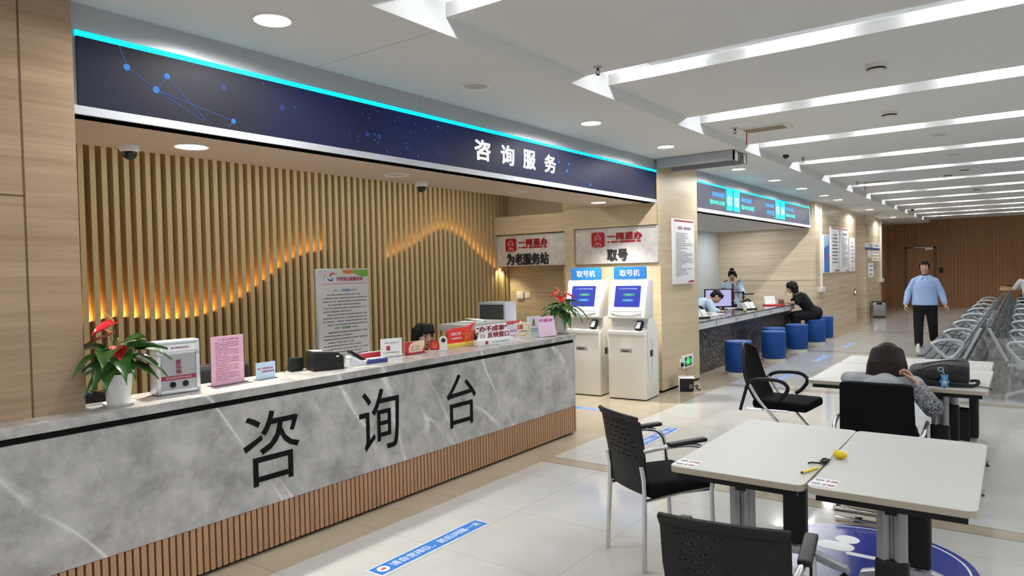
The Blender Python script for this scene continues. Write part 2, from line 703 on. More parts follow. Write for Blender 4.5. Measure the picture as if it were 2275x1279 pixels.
# near wood-clad wall that stands on the counter line
w = struct('wall_left', MB().bx(-4.5, -3.735, -7, 1.525, 0.0, SOFFIT_Z), 'panel_oak')
mb = MB()
mb.bx(-3.7355, -3.7335, 1.294, 1.302, .97, SOFFIT_Z)
mb.bx(-3.7355, -3.7335, -1.5, 1.298, 1.998, 2.006)
mb.bx(-3.7355, -3.7335, .2, .208, .97, SOFFIT_Z)
struct('trim_2', mb, pm('joint_brown', (0.12, 0.065, 0.03), .7))

# fascia above the reception bay: grey metal band and white lower lip
pm('fascia_metal', (0.44, 0.45, 0.47), 0.42, 0.25)
pm('lip_white', (0.52, 0.54, 0.59), 0.5)
struct('trim_3', MB().bx(-3.90, -3.785, 1.525, 8.33, 2.43, SOFFIT_Z), 'fascia_metal')
struct('trim_4', MB().bx(-3.785, -3.765, 1.525, 8.33, 2.428, 2.470), 'lip_white')
mb = MB()
for y in (4.02, 5.25, 6.9, 2.5, 7.7):
    mb.bx(-3.7865, -3.784, y - .002, y + .002, 2.84, SOFFIT_Z)
struct('trim_5', mb, 'joint_grey')  # grey panel joints of the fascia
# soffit of the bay and the higher inner ceiling
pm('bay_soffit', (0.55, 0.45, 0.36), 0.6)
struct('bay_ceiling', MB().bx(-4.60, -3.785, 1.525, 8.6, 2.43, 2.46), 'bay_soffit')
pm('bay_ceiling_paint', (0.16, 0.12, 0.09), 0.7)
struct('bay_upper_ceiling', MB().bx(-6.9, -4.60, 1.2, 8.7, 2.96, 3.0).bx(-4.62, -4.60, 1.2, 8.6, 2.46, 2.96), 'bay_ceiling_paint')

# ------------------------------------------------------------------ batten wall with the wave of light
WAVE = [(1.2, 1.30), (2.4, 1.245), (2.63, 1.25), (2.83, 1.285), (2.99, 1.275), (3.15, 1.25), (3.29, 1.235), (3.44, 1.23), (3.62, 1.24), (3.8, 1.28),
        (4.0, 1.36), (4.2, 1.47), (4.42, 1.62), (4.65, 1.77), (4.88, 1.85), (5.13, 1.885), (5.4, 1.85), (5.75, 1.77), (6.11, 1.80), (6.33, 1.88),
        (6.58, 1.98), (6.84, 2.11), (7.06, 2.19), (7.29, 2.16), (7.52, 2.08), (7.76, 1.92), (8.02, 1.76), (8.2, 1.66), (8.6, 1.6)]


def wave(y):
    for (a, za), (b, zb) in zip(WAVE, WAVE[1:]):
        if a <= y <= b:
            s = (y - a) / (b - a)
            return za + (zb - za) * s
    return WAVE[-1][1]


SLX = -6.33   # front of the battens
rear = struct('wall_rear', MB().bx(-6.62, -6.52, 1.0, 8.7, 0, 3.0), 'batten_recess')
mb = MB()
N = 66
for i in range(N):
    y = 2.50 + i * .0925
    mb.bx(SLX - .10, SLX, y, y + .044, 0, 2.96)
for i in range(9):
    y = 2.50 - (i + 1) * .0925
    mb.bx(SLX - .10, SLX, y, y + .044, 0, 2.96)
struct('battens', mb, 'batten_wood', rear)
# lower infill panel whose top edge is the wave
lower = [(y * .05, wave(y * .05)) for y in range(25, 172)]
poly = [(1.25, 0.0)] + [(y, z) for y, z in lower] + [(lower[-1][0], 0.0)]
b = MB()
b.prism(poly, -SLX + .045, -SLX + .10)
bmesh.ops.transform(b.bm, matrix=Matrix(((0, -1, 0, 0), (1, 0, 0, 0), (0, 0, 1, 0), (0, 0, 0, 1))), verts=b.bm.verts)
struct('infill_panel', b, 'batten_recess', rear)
# warm light strip lying on the wave edge, behind the battens' faces
glow('warm_strip', (1.0, 0.50, 0.11), 100)
for (ya, yb) in ((1.6, 5.12), (6.02, 8.5)):
    pts = []
    y = ya
    while y < yb:
        pts.append((SLX - .125, y, wave(y) - .012))
        y += .05
    b = MB().tube(pts, .011, 6)
    struct('light_strip', b, 'warm_strip', rear)
glow('warm_strip_dim', (1.0, 0.5, 0.13), 5)
struct('light_strip', MB().bx(SLX - .14, SLX - .125, 1.4, 5.2, 2.86, 2.872), 'warm_strip_dim', rear)

# ------------------------------------------------------------------ kiosk bay wall (faces the camera side)
struct('bay_wall', MB().bx(-6.70, -3.76, 8.6, 8.72, 0, 3.0), 'bay_oak')
mb = MB()
mb.bx(-6.42, -5.12, 8.25, 8.6, 2.14, 2.40)          # beam over the left board
mb.bx(-4.985, -3.765, 8.25, 8.6, 2.155, 2.43)       # beam over the right board
mb.bx(-5.12, -4.985, 8.25, 8.6, 0, 2.43)            # post between them
struct('trim_6', mb, 'bay_oak')
mb = MB()
for z in (1.28, .62):
    mb.bx(-6.3, -5.12, 8.597, 8.601, z, z + .004).bx(-4.985, -3.77, 8.597, 8.601, z, z + .004)
struct('trim_7', mb, 'joint_brown')
# column between the two bays
struct('column_wall', MB().bx(-5.2, -3.75, 8.33, 9.60, 0.03, SOFFIT_Z), 'bay_oak')
struct('column_baseboard', MB().bx(-5.2, -3.76, 8.34, 9.59, 0, .035), 'black_matte')

# ------------------------------------------------------------------ second bay
struct('trim_8', MB().bx(-3.90, -3.775, 9.60, 16.12, 2.40, SOFFIT_Z), 'fascia_metal')
struct('trim_9', MB().bx(-3.775, -3.745, 9.60, 16.12, 2.398, 2.445), 'lip_white')
pm('bay2_ceiling', (0.60, 0.60, 0.61), 0.6)
struct('service_ceiling', MB().bx(-7.5, -3.80, 9.60, 16.3, 2.40, 2.44), 'bay2_ceiling')
pm('service_grey', (0.60, 0.645, 0.66), 0.7)
struct('service_wall', MB().bx(-5.95, -5.85, 9.55, 16.3, 0, 2.40), 'service_grey')
struct('service_end_wall', MB().bx(-5.95, -3.74, 16.28, 16.42, 0, SOFFIT_Z), 'travertine')
mb = MB()
mb.bx(-5.30, -3.76, 16.275, 16.281, 1.255, 1.262)
struct('trim_10', mb, pm('joint_tan', (0.30, 0.21, 0.12), .7))
struct('poster_wall', MB().bx(-4.4, -3.70, 16.30, 20.85, 0, SOFFIT_Z), 'travertine')
struct('recess_wall', MB().bx(-4.55, -4.45, 20.85, 22.4, 0, SOFFIT_Z), 'travertine')
struct('pilaster_wall', MB().bx(-4.4, -3.70, 22.35, 24.95, 0, SOFFIT_Z), 'travertine')
struct('door_1', MB().bx(-3.99, -3.92, 21.15, 21.28, 0, 2.36).bx(-4.45, -3.92, 21.15, 21.28, 2.30, 2.42), 'white_paint')
struct('wall_far_left', MB().bx(-4.2, -4.0, 24.95, 28.8, 0, SOFFIT_Z), 'brown_panel')
struct('wall_far', MB().bx(-4.2, 9, 28.8, 29.0, 0, 3.5), 'brown_panel')
mb = MB()
for x in (-3.58, -3.48, -2.6, -2.5):
    pass
door = struct('door_2', MB().bx(-3.43, -2.60, 28.77, 28.80, 0, 2.08), 'brown_panel')
struct('door_frame', MB().bx(-3.50, -3.43, 28.74, 28.80, 0, 2.14).bx(-2.60, -2.53, 28.74, 28.80, 0, 2.14).bx(-3.50, -2.53, 28.74, 28.80, 2.08, 2.14), pm('door_edge', (0.11, 0.05, 0.024), .45), door)
struct('door_closer', MB().bx(-2.86, -2.62, 28.70, 28.76, 2.03, 2.075).bx(-3.2, -2.62, 28.73, 28.76, 2.10, 2.12), 'aluminium', door)
mb = MB()
x = -4.1
while x < 3:
    mb.bx(x, x + .008, 28.788, 28.801, 0, 3.5)
    x += .10
struct('trim_11', mb, pm('groove_brown', (0.17, 0.08, 0.036), .6))
struct('wall_right', MB().bx(9, 9.1, 12, 29, 0, 3.5), 'white_paint')
# cable duct on the poster wall and on the pilaster corner
struct('trim_12', MB().bx(-3.70, -3.67, 16.78, 16.83, 1.09, SOFFIT_Z), 'cream_plastic')
struct('trim_13', MB().bx(-3.70, -3.67, 24.86, 24.94, 1.10, SOFFIT_Z), 'cream_plastic')

# ------------------------------------------------------------------ reception counter
CT = 0.97
counter = thing('reception_counter', 'long grey marble reception counter lettered in big black characters, ribbed wooden foot', 'counter', (0, 0, 0))


def counter_outline(xf, yend, yback, xb, r, n=10):
    """plan outline with a rounded front corner"""
    pts = [(-3.732, 1.53), (-3.732, -4.0), (xf, -4.0)]
    for i in range(n + 1):
        a = R(90 * i / n)
        pts.append((xf - r + r * cos(a), yend - r + r * sin(a)))
    pts += [(xb, yend), (xb, 1.53)]
    return pts


def slab(outline, z0, z1):
    b = MB()
    b.prism([(x, y) for x, y in outline], z0, z1)
    # prism builds in (x, z) extruded along y; turn it upright
    bmesh.ops.transform(b.bm, matrix=Matrix(((1, 0, 0, 0), (0, 0, 1, 0), (0, 1, 0, 0), (0, 0, 0, 1))), verts=b.bm.verts)
    bmesh.ops.recalc_face_normals(b.bm, faces=b.bm.faces)
    return b


YE = 5.945
slab(counter_outline(-3.555, YE + .01, 0, -3.98, .10), .925, CT).build('countertop', 'grey_marble', counter, smooth=False)
slab(counter_outline(-3.575, YE - .01, 0, -3.95, .09), .893, .925).build('black_strip', 'black_matte', counter, smooth=False)  # black recessed strip under the countertop
slab(counter_outline(-3.56, YE, 0, -3.95, .10), .275, .893).build('front_panel', 'grey_marble', counter, smooth=False)
slab(counter_outline(-3.60, YE - .035, 0, -3.95, .09), .0, .275).build('toe_kick', 'black_matte', counter, smooth=False)
mb = MB()
y = -3.9
while y < YE - .11:
    mb.bx(-3.60, -3.562, y, y + .026, .022, .272)
    y += .0365
for i in range(5):
    a = R(10 + 19 * i)
    cx, cy = -3.66 + .085 * cos(a), YE - .10 + .085 * sin(a)
    mb.box((cx, cy, .147), (.03, .022, .25), rot=(0, 0, math.degrees(a)))
x = -3.69
while x > -3.94:
    mb.bx(x - .026, x, YE - .035, YE - .005, .022, .272)
    x -= .0365
mb.build('ribbed_cladding', 'plinth_wood', counter, smooth=False)
MX = Matrix(((0, -1, 0, 0), (1, 0, 0, 0), (0, 0, 1, 0), (0, 0, 0, 1)))   # -y facing -> +x facing
for s, (ya, yb, za, zb) in {'咨': (2.262, 2.640, .400, .822), '询': (3.115, 3.480, .400, .822), '台': (3.985, 4.335, .405, .812)}.items():
    lettering('character', s, ya, za, yb, zb, -3.5595, pm('sign_black', (.008,.008,.008), .85, spec=.1), counter, bold=0, M=MX, thick=.003)
# inner work desk behind the counter
desk = thing('work_desk', 'low grey work desk along the inner side of the reception counter', 'desk', (-4.14, 3.9, 0))
MB().bx(-.14, .14, -2.2, 1.9, .70, .74, .006).build('desktop', pm('desk_grey', (.42, .41, .40), .5), desk)
MB().bx(-.10, .10, -2.15, -2.1, 0, .70).build('leg', 'grey_plastic', desk)
MB().bx(-.10, .10, 1.8, 1.85, 0, .70).build('leg', 'grey_plastic', desk)

# ------------------------------------------------------------------ potted anthuriums
pm('leaf', (0.035, 0.115, 0.022), 0.28, spec=.6, vary=.45, vscale=9)
pm('leaf_stem', (0.10, 0.20, 0.04), 0.5)
pm('spathe_red', (0.62, 0.018, 0.03), 0.25, vary=.15, vscale=14)
pm('spadix', (0.75, 0.42, 0.16), 0.6)


def heart(mb, base, direc, length, width, droop, roll=0.0):
    """heart-shaped arching leaf; base is where the stalk joins"""
    base = Vector(base)
    d = Vector(direc).normalized()
    side = d.cross(Vector((0, 0, 1)))
    if side.length < 1e-3:
        side = Vector((1, 0, 0))
    side.normalize()
    side = Matrix.Rotation(roll, 3, d) @ side
    nrm = side.cross(d).normalized()
    prof = [(-.16, .30), (-.06, .44), (.08, .5), (.25, .47), (.45, .37), (.65, .25), (.85, .10), (1.0, .0)]

    def f(u, v):
        i = u * (len(prof) - 1)
        k = min(int(i), len(prof) - 2)
        t = i - k
        s = prof[k][0] * (1 - t) + prof[k + 1][0] * t
        w = prof[k][1] * (1 - t) + prof[k + 1][1] * t
        e = v * 2 - 1
        if s < 0 and abs(e) < .45:
            s = s * (abs(e) / .45) ** .6
        p = base + d * (s * length) + side * (e * w * width)
        p += nrm * (-.10 * width * (1 - e * e) + .02 * width)
        p += Vector((0, 0, -droop * length * max(0, s) ** 1.8))
        return p
    mb.grid(f, 14, 8)


def anthurium(name, label, loc, seed, leaves, flowers, rz=0):
    t = thing(name, label, 'plant', loc, rz, 'potted anthuriums on the reception counter')
    MB().lathe([(0, 0), (.050, 0), (.053, .004), (.068, .145), (.071, .150), (.066, .150), (.062, .135), (0, .13)], (0, 0, .012), 36).build('pot', 'white_plastic', t)
    MB().lathe([(0, 0), (.062, 0), (.074, .014), (.077, .018), (.073, .018), (.062, .006), (0, .006)], (0, 0, 0), 36).build('saucer', 'white_plastic', t)
    MB().ell((0, 0, .143), (.06, .06, .012)).build('soil', 'soil', t)
    st, lf, fl, sx = MB(), MB(), MB(), MB()
    for (ang, out, z, ln, wd, dr, el) in leaves:
        a = R(ang)
        e = Vector((out * cos(a), out * sin(a), z))
        st.tube([(.02 * cos(a), .02 * sin(a), .14), (.45 * e.x, .45 * e.y, .14 + .62 * (z - .14)), e], .0025, 6, smooth=2)
        heart(lf, e, (cos(a), sin(a), el), ln, wd, dr, random.Random(seed + ang).uniform(-.4, .4))
    for (ang, out, z, ln, wd, el) in flowers:
        a = R(ang)
        e = Vector((out * cos(a), out * sin(a), z))
        st.tube([(.01 * cos(a), .01 * sin(a), .14), (.4 * e.x, .4 * e.y, .14 + .7 * (z - .14)), e], .0028, 6, smooth=2)
        heart(fl, e, (cos(a), sin(a), el), ln, wd, .15)
        sx.tube([e + Vector((0, 0, .004)), e + Vector((.35 * ln * cos(a), .35 * ln * sin(a), .045))], [.006, .004], 8)
    st.build('stalks', 'leaf_stem', t)
    lf.build('foliage', 'leaf', t, mods=[('SOLIDIFY', dict(thickness=.0012))])
    fl.build('flowers', 'spathe_red', t, mods=[('SOLIDIFY', dict(thickness=.0016))])
    sx.build('spadices', 'spadix', t)
    return t


# angle is measured so that -54 points to the camera's right-hand side of the photograph
anthurium('potted_anthurium', 'red anthurium in a white pot beside the suggestion box', (-3.70, 1.665, CT), 3,
          [(225, .07, .30, .155, .13, .45, .25), (200, .09, .235, .16, .12, .9, .1), (250, .06, .25, .13, .11, 1.0, .0),
           (40, .09, .30, .16, .13, .25, .15), (20, .06, .335, .13, .11, .2, .35), (65, .10, .29, .15, .13, .6, .1),
           (345, .07, .27, .15, .12, 1.0, .1), (300, .055, .245, .14, .12, 1.1, .0), (320, .08, .22, .12, .10, 1.0, -.1),
           (35, .08, .21, .13, .10, .5, -.1), (275, .05, .215, .12, .10, 1.2, -.1), (130, .07, .27, .14, .12, .6, .2),
           (95, .06, .31, .12, .10, .4, .4), (180, .08, .27, .13, .11, .8, .2), (5, .05, .24, .11, .09, .9, .0), (-40, .09, .30, .15, .13, .7, .1), (-80, .08, .28, .15, .13, .8, .1), (240, .09, .20, .15, .13, .9, -.1), (50, .08, .245, .15, .13, .7, .0)],
          [(-75, .015, .425, .125, .115, -.30), (235, .03, .365, .13, .12, -.32), (-20, .06, .30, .09, .08, -.7)])
anthurium('potted_anthurium', 'red anthurium in a white pot at the far counter corner', (-3.735, 5.93, CT), 8,
          [(225, .08, .30, .16, .13, .6, .2), (205, .10, .24, .16, .12, 1.0, .0), (245, .06, .26, .14, .11, .9, .1),
           (40, .09, .32, .16, .13, .5, .15), (30, .11, .27, .17, .12, .9, .1), (60, .08, .26, .13, .11, .9, .0),
           (330, .06, .28, .14, .12, .9, .1), (290, .05, .25, .15, .12, 1.3, -.1), (310, .06, .21, .13, .10, 1.1, -.2),
           (130, .07, .29, .14, .12, .6, .2), (0, .06, .33, .12, .10, .5, .3), (-60, .08, .30, .15, .13, .8, .1), (-100, .07, .27, .15, .13, .9, .0), (-20, .09, .25, .15, .13, .9, .0), (260, .09, .31, .15, .13, .6, .2)],
          [(-5, .04, .405, .11, .105, -.35), (225, .03, .425, .11, .105, -.35), (-80, .03, .375, .12, .11, -.4)], 20)

# ------------------------------------------------------------------ things on the counter, from left to right
t = thing('storage_tray', 'black storage tray with blue and white odds and ends, behind the white pot', 'tray', (-3.86, 1.62, CT), 90)
MB().bx(-.09, .13, -.035, -.03, .012, .055).bx(-.09, .13, .065, .07, .012, .055).bx(-.09, -.085, -.03, .065, .012, .055).bx(.125, .13, -.03, .065, .012, .055).bx(-.09, .13, -.03, .065, .012, .017).build('tray', 'dark_plastic', t)
MB().bx(-.11, .14, -.05, .075, 0, .012).build('base_board', 'white_plastic', t)
MB().box((-.05, 0, .045), (.06, .05, .05), .004, (0, 12, 0)).build('blue_packet', pm('packet_blue', (.03, .12, .33), .4), t)
MB().box((.05, .02, .05), (.13, .02, .012), .003, (0, 14, 0)).build('brown_holder', pm('packet_brown', (.16, .09, .06), .4), t)

t = thing('suggestion_box', 'silver suggestion box with a maroon band across its door', 'box', (-3.775, 2.02, CT), 86)
W, D, H = .245, .085, .295
MB().box((0, D / 2, H / 2), (W, D, H), .012).build('body', 'aluminium', t)
m = MB()
m.bx(-.118, -.096, -.006, .002, .006, .289, .003).bx(.096, .118, -.006, .002, .006, .289, .003).bx(-.118, .118, -.007, .002, .275, .292, .004).bx(-.118, .118, -.006, .002, .004, .024, .003).bx(-.096, .096, -.006, .002, .216, .232, .003)
m.build('frame', pm('frame_bright', (.74, .75, .78), .3, .6), t)
MB().bx(-.094, .094, -.003, .002, .026, .214).build('door', pm('door_satin', (.43, .43, .44), .42, .6), t)
MB().bx(-.108, .108, -.004, .002, .234, .273).build('slot_label', 'paper', t)
dashes('slot_text', [(-.06, .254, .06, .010)], .0045, pm('maroon_grey', (.25, .12, .17), .6), t, 4)
MB().bx(-.094, .094, -.0045, 0, .078, .101).build('maroon_band', pm('maroon', (.26, .012, .04), .5), t)
lettering('band_lettering', 'SUGGESTION BOX', -.070, .084, .070, .095, .0047, pm('pink_print', (.75, .55, .58), .5), t)
lettering('door_lettering', '意见箱', -.016, .108, .014, .190, .0035, 'maroon', t, bold=.006, vertical=True)
m = MB()
for x in (-.035, .035):
    m.cyl((x, -.006, .052), (x, .0, .052), .017)
m.build('rivet_holes', 'glass_dark', t)
MB().cyl((.082, -.012, .125), (.082, 0, .125), .006).build('lock', 'chrome', t)
m = MB()
for (x, z) in ((-.107, .22), (.107, .22), (-.107, .016), (.107, .016)):
    m.box((x, -.0065, z), (.018, .004, .018), .002)
m.build('corner_caps', 'grey_plastic', t)

t = thing('notice_stand', 'tall pink notice in a clear stand between suggestion box and blue card', 'sign', (-3.83, 2.35, CT), 97)
MB().bx(-.115, .115, -.002, .002, .004, .288).build('pink_sheet', pm('pink_paper', (.76, .42, .56), .6), t)
MB().bx(-.118, .118, -.035, .035, 0, .004).bx(-.118, .118, .003, .005, .004, .290).build('acrylic_holder', 'clear_acrylic', t)
rows = [(-.06, .268, .08, .010)] + [(-.085, .25 - i * .0115, -.085 + (.09 if i % 4 == 3 else .165), .0048) for i in range(20)]
dashes('printed_text', rows, .0024, pm('print_mauve', (.33, .13, .22), .6), t, 12)

t = thing('table_card', 'small pale blue card with two lines of maroon print', 'sign', (-3.80, 2.585, CT), 92)
MB().bx(-.07, .07, -.0015, .0015, .003, .105).build('card', pm('card_blue', (.52, .69, .86), .5, vary=.12, vscale=18), t)
MB().bx(-.072, .072, -.022, .022, 0, .003).build('acrylic_foot', 'clear_acrylic', t)
dashes('printed_text', [(-.062, .068, .05, .013), (-.04, .048, .062, .013)], .002, pm('maroon_blue', (.32, .10, .2), .6), t, 3, word=30, glyph=1.0)

t = thing('receipt_printer', 'black receipt printer with a grey top on the counter', 'printer', (-3.80, 3.055, CT), 72)
m = MB()
m.prism([(-.115, 0), (.10, 0), (.10, .085), (.06, .115), (-.115, .128)], -.06, .085, bev=.008)
m.build('body', 'dark_plastic', t)
m = MB()
m.box((-.02, .012, .1255), (.16, .12, .006), .002, (0, 4.6, 0))
m.build('lid', 'grey_plastic', t)
MB().box((.0, -.02, .1285), (.07, .03, .004), .001, (0, 4.6, 0)).build('paper_slot', 'black_matte', t)
MB().bx(.045, .062, -.063, -.06, .085, .094).build('badge', 'white_print', t)
t = thing('barcode_cradle', 'black device behind the receipt printer with a thin cable', 'device', (-3.93, 2.90, CT), 80)
MB().box((0, 0, .045), (.09, .05, .09), .008).build('body', 'dark_plastic', t)
MB().tube([(-.04, -.02, .06), (-.085, -.03, .03), (-.10, -.04, .004)], .0022, 6, smooth=2).build('cable', 'dark_plastic', t)

t = thing('card_reader', 'white and grey card reader with a tilted black screen', 'card reader', (-3.775, 3.29, CT), 68)
MB().prism([(-.06, 0), (.06, 0), (.065, .030), (.02, .026), (-.05, .062), (-.062, .055)], -.04, .045, bev=.004).build('base', pm('pale_grey', (.62, .66, .70), .4), t)
MB().prism([(-.066, .056), (-.048, .072), (.026, .036), (.068, .042), (.07, .03), (.022, .020), (-.05, .058)], -.042, .047, bev=.002).build('shell', 'white_plastic', t)
m = MB()
m.box((.005, 0, .068), (.125, .082, .020), .006, (0, 33, 0))
m.build('head', 'dark_plastic', t)
MB().box((.010, 0, .0795), (.075, .052, .003), .001, (0, 33, 0)).build('screen', pm('screen_pale', (.68, .75, .86), .15), t)

t = thing('ink_pad', 'low blue box with a white cover beside the card reader', 'box', (-3.765, 3.465, CT), 80)
MB().box((0, 0, .015), (.15, .085, .030), .006).build('tray', pm('navy_plastic', (.02, .045, .22), .4), t)
MB().box((0.0, .006, .031), (.12, .06, .006), .002).build('cover', 'white_plastic', t)

t = thing('desk_folder', 'red folder lying behind the white code sign', 'folder', (-4.02, 3.75, .74))
MB().box((0, 0, .135), (.03, .40, .27), .004).build('cover', pm('folder_red', (.55, .03, .05), .5), t)
MB().box((0, 0, .137), (.02, .385, .275)).build('pages', 'paper', t)

t = thing('table_sign', 'white acrylic sign with a small red emblem', 'sign', (-3.905, 3.755, CT), 73)
MB().bx(-.09, .09, -.002, .002, .003, .142).build('panel', 'paper', t)
MB().bx(-.092, .092, -.004, .03, 0, .004).build('acrylic_foot', 'clear_acrylic', t)
dashes('printed_text', [(-.055, .108, .06, .009), (-.07, .035, .065, .009)], .0024, 'grey_print', t, 9)
plate(MB(), -.043, -.012, .052, .086, -.004, -.002, .003).build('emblem', pm('emblem_red', (.42, .03, .05), .5), t)

t = thing('table_card', 'cream card with a red ribbon border beside the red plaque', 'sign', (-3.865, 3.965, CT), 88)
MB().bx(-.108, .108, -.0015, .0015, .003, .102).build('card', pm('card_cream', (.80, .62, .50), .5), t)
MB().bx(-.11, .11, -.02, .02, 0, .003).build('acrylic_foot', 'clear_acrylic', t)
m = MB()
m.prism([(-.108, .003), (-.062, .003), (-.066, .05), (-.045, .085), (-.005, .098), (-.06, .10), (-.108, .10)], -.003, -.0015)
m.bx(-.108, .108, -.003, -.0015, .003, .016)
m.prism([(.085, .016), (.108, .016), (.108, .045), (.098, .05)], -.003, -.0015)
m.build('ribbon', 'red_print', t, smooth=False)
dashes('gold_text', [(-.04, .058, .07, .016)], .0024, pm('gold_print', (.68, .45, .10), .5), t, 5, word=30, glyph=1.0)
dashes('printed_text', [(-.045, .036, .075, .006)], .0024, 'grey_print', t, 6)

t = thing('table_badge', 'red five-sided plaque with a yellow emblem beside the webcam', 'sign', (-3.865, 4.195, CT), 62)
MB().prism([(-.036, .008), (.036, .008), (.050, .052), (.0, .092), (-.050, .052)], -.004, .004, bev=.0015).build('plaque', 'red_print', t)
MB().bx(-.045, .045, -.018, .018, 0, .006).build('foot', 'white_plastic', t)
m = MB()
arc = [(.018 * cos(R(a)), -.0058, .046 + .018 * sin(R(a))) for a in range(-160, 75, 15)]
m.tube(arc, [.0018, .0026, .0032, .0034, .0034, .0032, .003, .0028, .0026, .0024, .002, .0018, .0016, .0014, .0012, .001][:len(arc)], 6)
m.tube([(-.014, -.0058, .058), (.014, -.0058, .034)], .0022, 6)
m.tube([(-.020, -.0058, .056), (-.008, -.0058, .064)], .0028, 6)
m.build('yellow_emblem', pm('emblem_yellow', (.85, .55, .03), .5), t)

t = thing('webcam', 'white round-headed webcam on its white stand', 'camera', (-3.825, 4.255, CT), 50)
m = MB()
m.prism([(-.033, 0), (.033, 0), (.033, .085)] + [(.033 * cos(R(a)), .085 + .033 * sin(R(a))) for a in range(15, 180, 15)] + [(-.033, .085)], -.014, .014, bev=.006)
m.build('body', 'white_plastic', t)
MB().cyl((0, -.017, .085), (0, -.012, .085), .018).build('lens_ring', 'glass_dark', t)
MB().cyl((0, -.019, .085), (0, -.016, .085), .009).build('lens', pm('lens_blue', (.03, .03, .05), .05), t)

t = thing('award_stand', 'red standee with a gold star on a yellow foot', 'sign', (-3.90, 4.545, CT), 86)
MB().prism([(-.17, .035), (.17, .035), (.185, .13), (.135, .125), (.205, .20), (.10, .165), (0, .162), (-.09, .16), (-.15, .14), (-.135, .10)], -.006, .006, bev=.002).build('red_panel', pm('standee_red', (.72, .03, .025), .4), t)
MB().box((0, -.004, .018), (.39, .06, .036), .004).build('yellow_foot', pm('standee_yellow', (.78, .56, .10), .45), t)
m = MB()


def star(c, r0, r1):
    return [(c[0] + (r0 if i % 2 == 0 else r1) * cos(R(90 + 36 * i)), c[1] + (r0 if i % 2 == 0 else r1) * sin(R(90 + 36 * i))) for i in range(10)]


s1 = [(x, -.009, z) for x, z in star((.09, .088), .058, .024)]
m.tube(s1, .0024, 6, closed=True)
s2 = [(x, -.009, z) for x, z in star((.09, .088), .022, .009)]
m.tube(s2, .002, 6, closed=True)
m.tube([(-.155, -.008, .045), (-.178, -.008, .12), (-.165, -.008, .145)], .003, 6)
m.build('gold_outline', pm('gold_line', (.85, .52, .12), .4), t)
lettering('white_lettering', '志愿之家', -.105, .100, .015, .126, .0062, 'white_print', t)
lettering('white_lettering', '志愿服务站', -.10, .066, .02, .082, .0062, 'white_print', t)

t = thing('window_sign', 'white cut-out sign with maroon slogan and white foot', 'sign', (-3.745, 4.815, CT), 81)
MB().prism([(-.19, .05), (.20, .05), (.20, .112), (.165, .118), (.165, .175), (-.20, .168), (-.205, .12), (-.165, .112), (-.175, .075)], -.004, .004, bev=.0015).build('panel', 'paper', t)
MB().box((0, -.008, .026), (.41, .07, .05), .004).build('foot', 'white_plastic', t)
lettering('maroon_lettering', '“办不成事”', -.195, .118, .165, .165, .0042, 'maroon', t, bold=.03)
lettering('maroon_lettering', '反映窗口', -.065, .060, .190, .108, .0042, 'maroon', t, bold=.03)
m = MB()
m.tube([(-.15, -.006, .072), (-.15, -.006, .088), (-.13, -.006, .095), (-.11, -.006, .088), (-.10, -.006, .075), (-.125, -.006, .066)], .0024, 6, closed=True, smooth=2)
m.build('hand_symbol', 'maroon', t)
MB().bx(-.13, -.10, -.0455, -.043, .012, .040).build('red_mark', 'emblem_red', t)
dashes('foot_text', [(-.05, .026, .16, .010)], .0435, pm('print_teal', (.15, .32, .40), .6), t, 7)
t = thing('gold_rope', 'gold and black cord bundle between the red standee and slogan sign', 'cord', (-3.88, 4.80, CT))
MB().tube([(0, .0, .004), (.02, .03, .03), (-.02, .05, .06), (-.05, .0, .12), (-.03, -.02, .08), (.03, .06, .01), (.05, .09, .006)], .005, 8, smooth=2).build('cord', 'standee_yellow', t)
MB().tube([(0.02, .02, .004), (.0, .05, .03), (-.03, .07, .09), (.0, .1, .02), (.02, .13, .005)], .006, 8, smooth=2).build('black_cord', 'black_matte', t)

t = thing('table_sign', 'white card with pale mauve print between slogan sign and yellow sign', 'sign', (-3.815, 5.155, CT), 78)
MB().bx(-.10, .10, -.0015, .0015, .003, .145).build('card', pm('card_mauve', (.72, .66, .72), .5, vary=.08), t)
MB().bx(-.102, .102, -.003, .03, 0, .004).build('foot', 'white_plastic', t)
dashes('printed_text', [(-.02, .085, .085, .02), (-.08, .03, .08, .006), (-.08, .042, .08, .006)], .0024, pm('print_violet', (.38, .2, .36), .6), t, 15)
t = thing('table_sign', 'white and yellow sign with red heading and golden swirl', 'sign', (-3.832, 5.385, CT), 80)
MB().bx(-.11, .11, -.0015, .0015, .003, .148).build('card', pm('card_yellow', (.86, .80, .62), .5), t)
MB().bx(-.112, .112, -.003, .03, 0, .004).build('foot', 'white_plastic', t)
lettering('red_heading', '温馨', -.085, .085, .005, .128, .0018, pm('heading_red', (.62, .08, .05), .5), t, bold=.02)
m = MB()
m.tube([(.03, -.003, .13), (.075, -.003, .12), (.085, -.003, .075), (.06, -.003, .04), (0, -.003, .02), (-.08, -.003, .035)], [.004, .012, .010, .008, .007, .003], 6, smooth=2)
bmesh.ops.scale(m.bm, vec=(1, .12, 1), verts=m.bm.verts)
bmesh.ops.translate(m.bm, vec=(0, -.0026, 0), verts=m.bm.verts)
m.build('golden_swirl', pm('swirl_gold', (.82, .48, .08), .5), t)
dashes('printed_text', [(-.05, .065, .06, .014)], .0024, 'grey_print', t, 2)
t = thing('table_sign', 'pale blue upright card showing a small figure, beside the pink card', 'sign', (-3.85, 5.595, CT), 80)
MB().bx(-.092, .092, -.0015, .0015, .003, .192).build('card', pm('card_pale', (.70, .78, .82), .5), t)
MB().bx(-.094, .094, -.003, .03, 0, .004).build('foot', 'white_plastic', t)
m = MB()
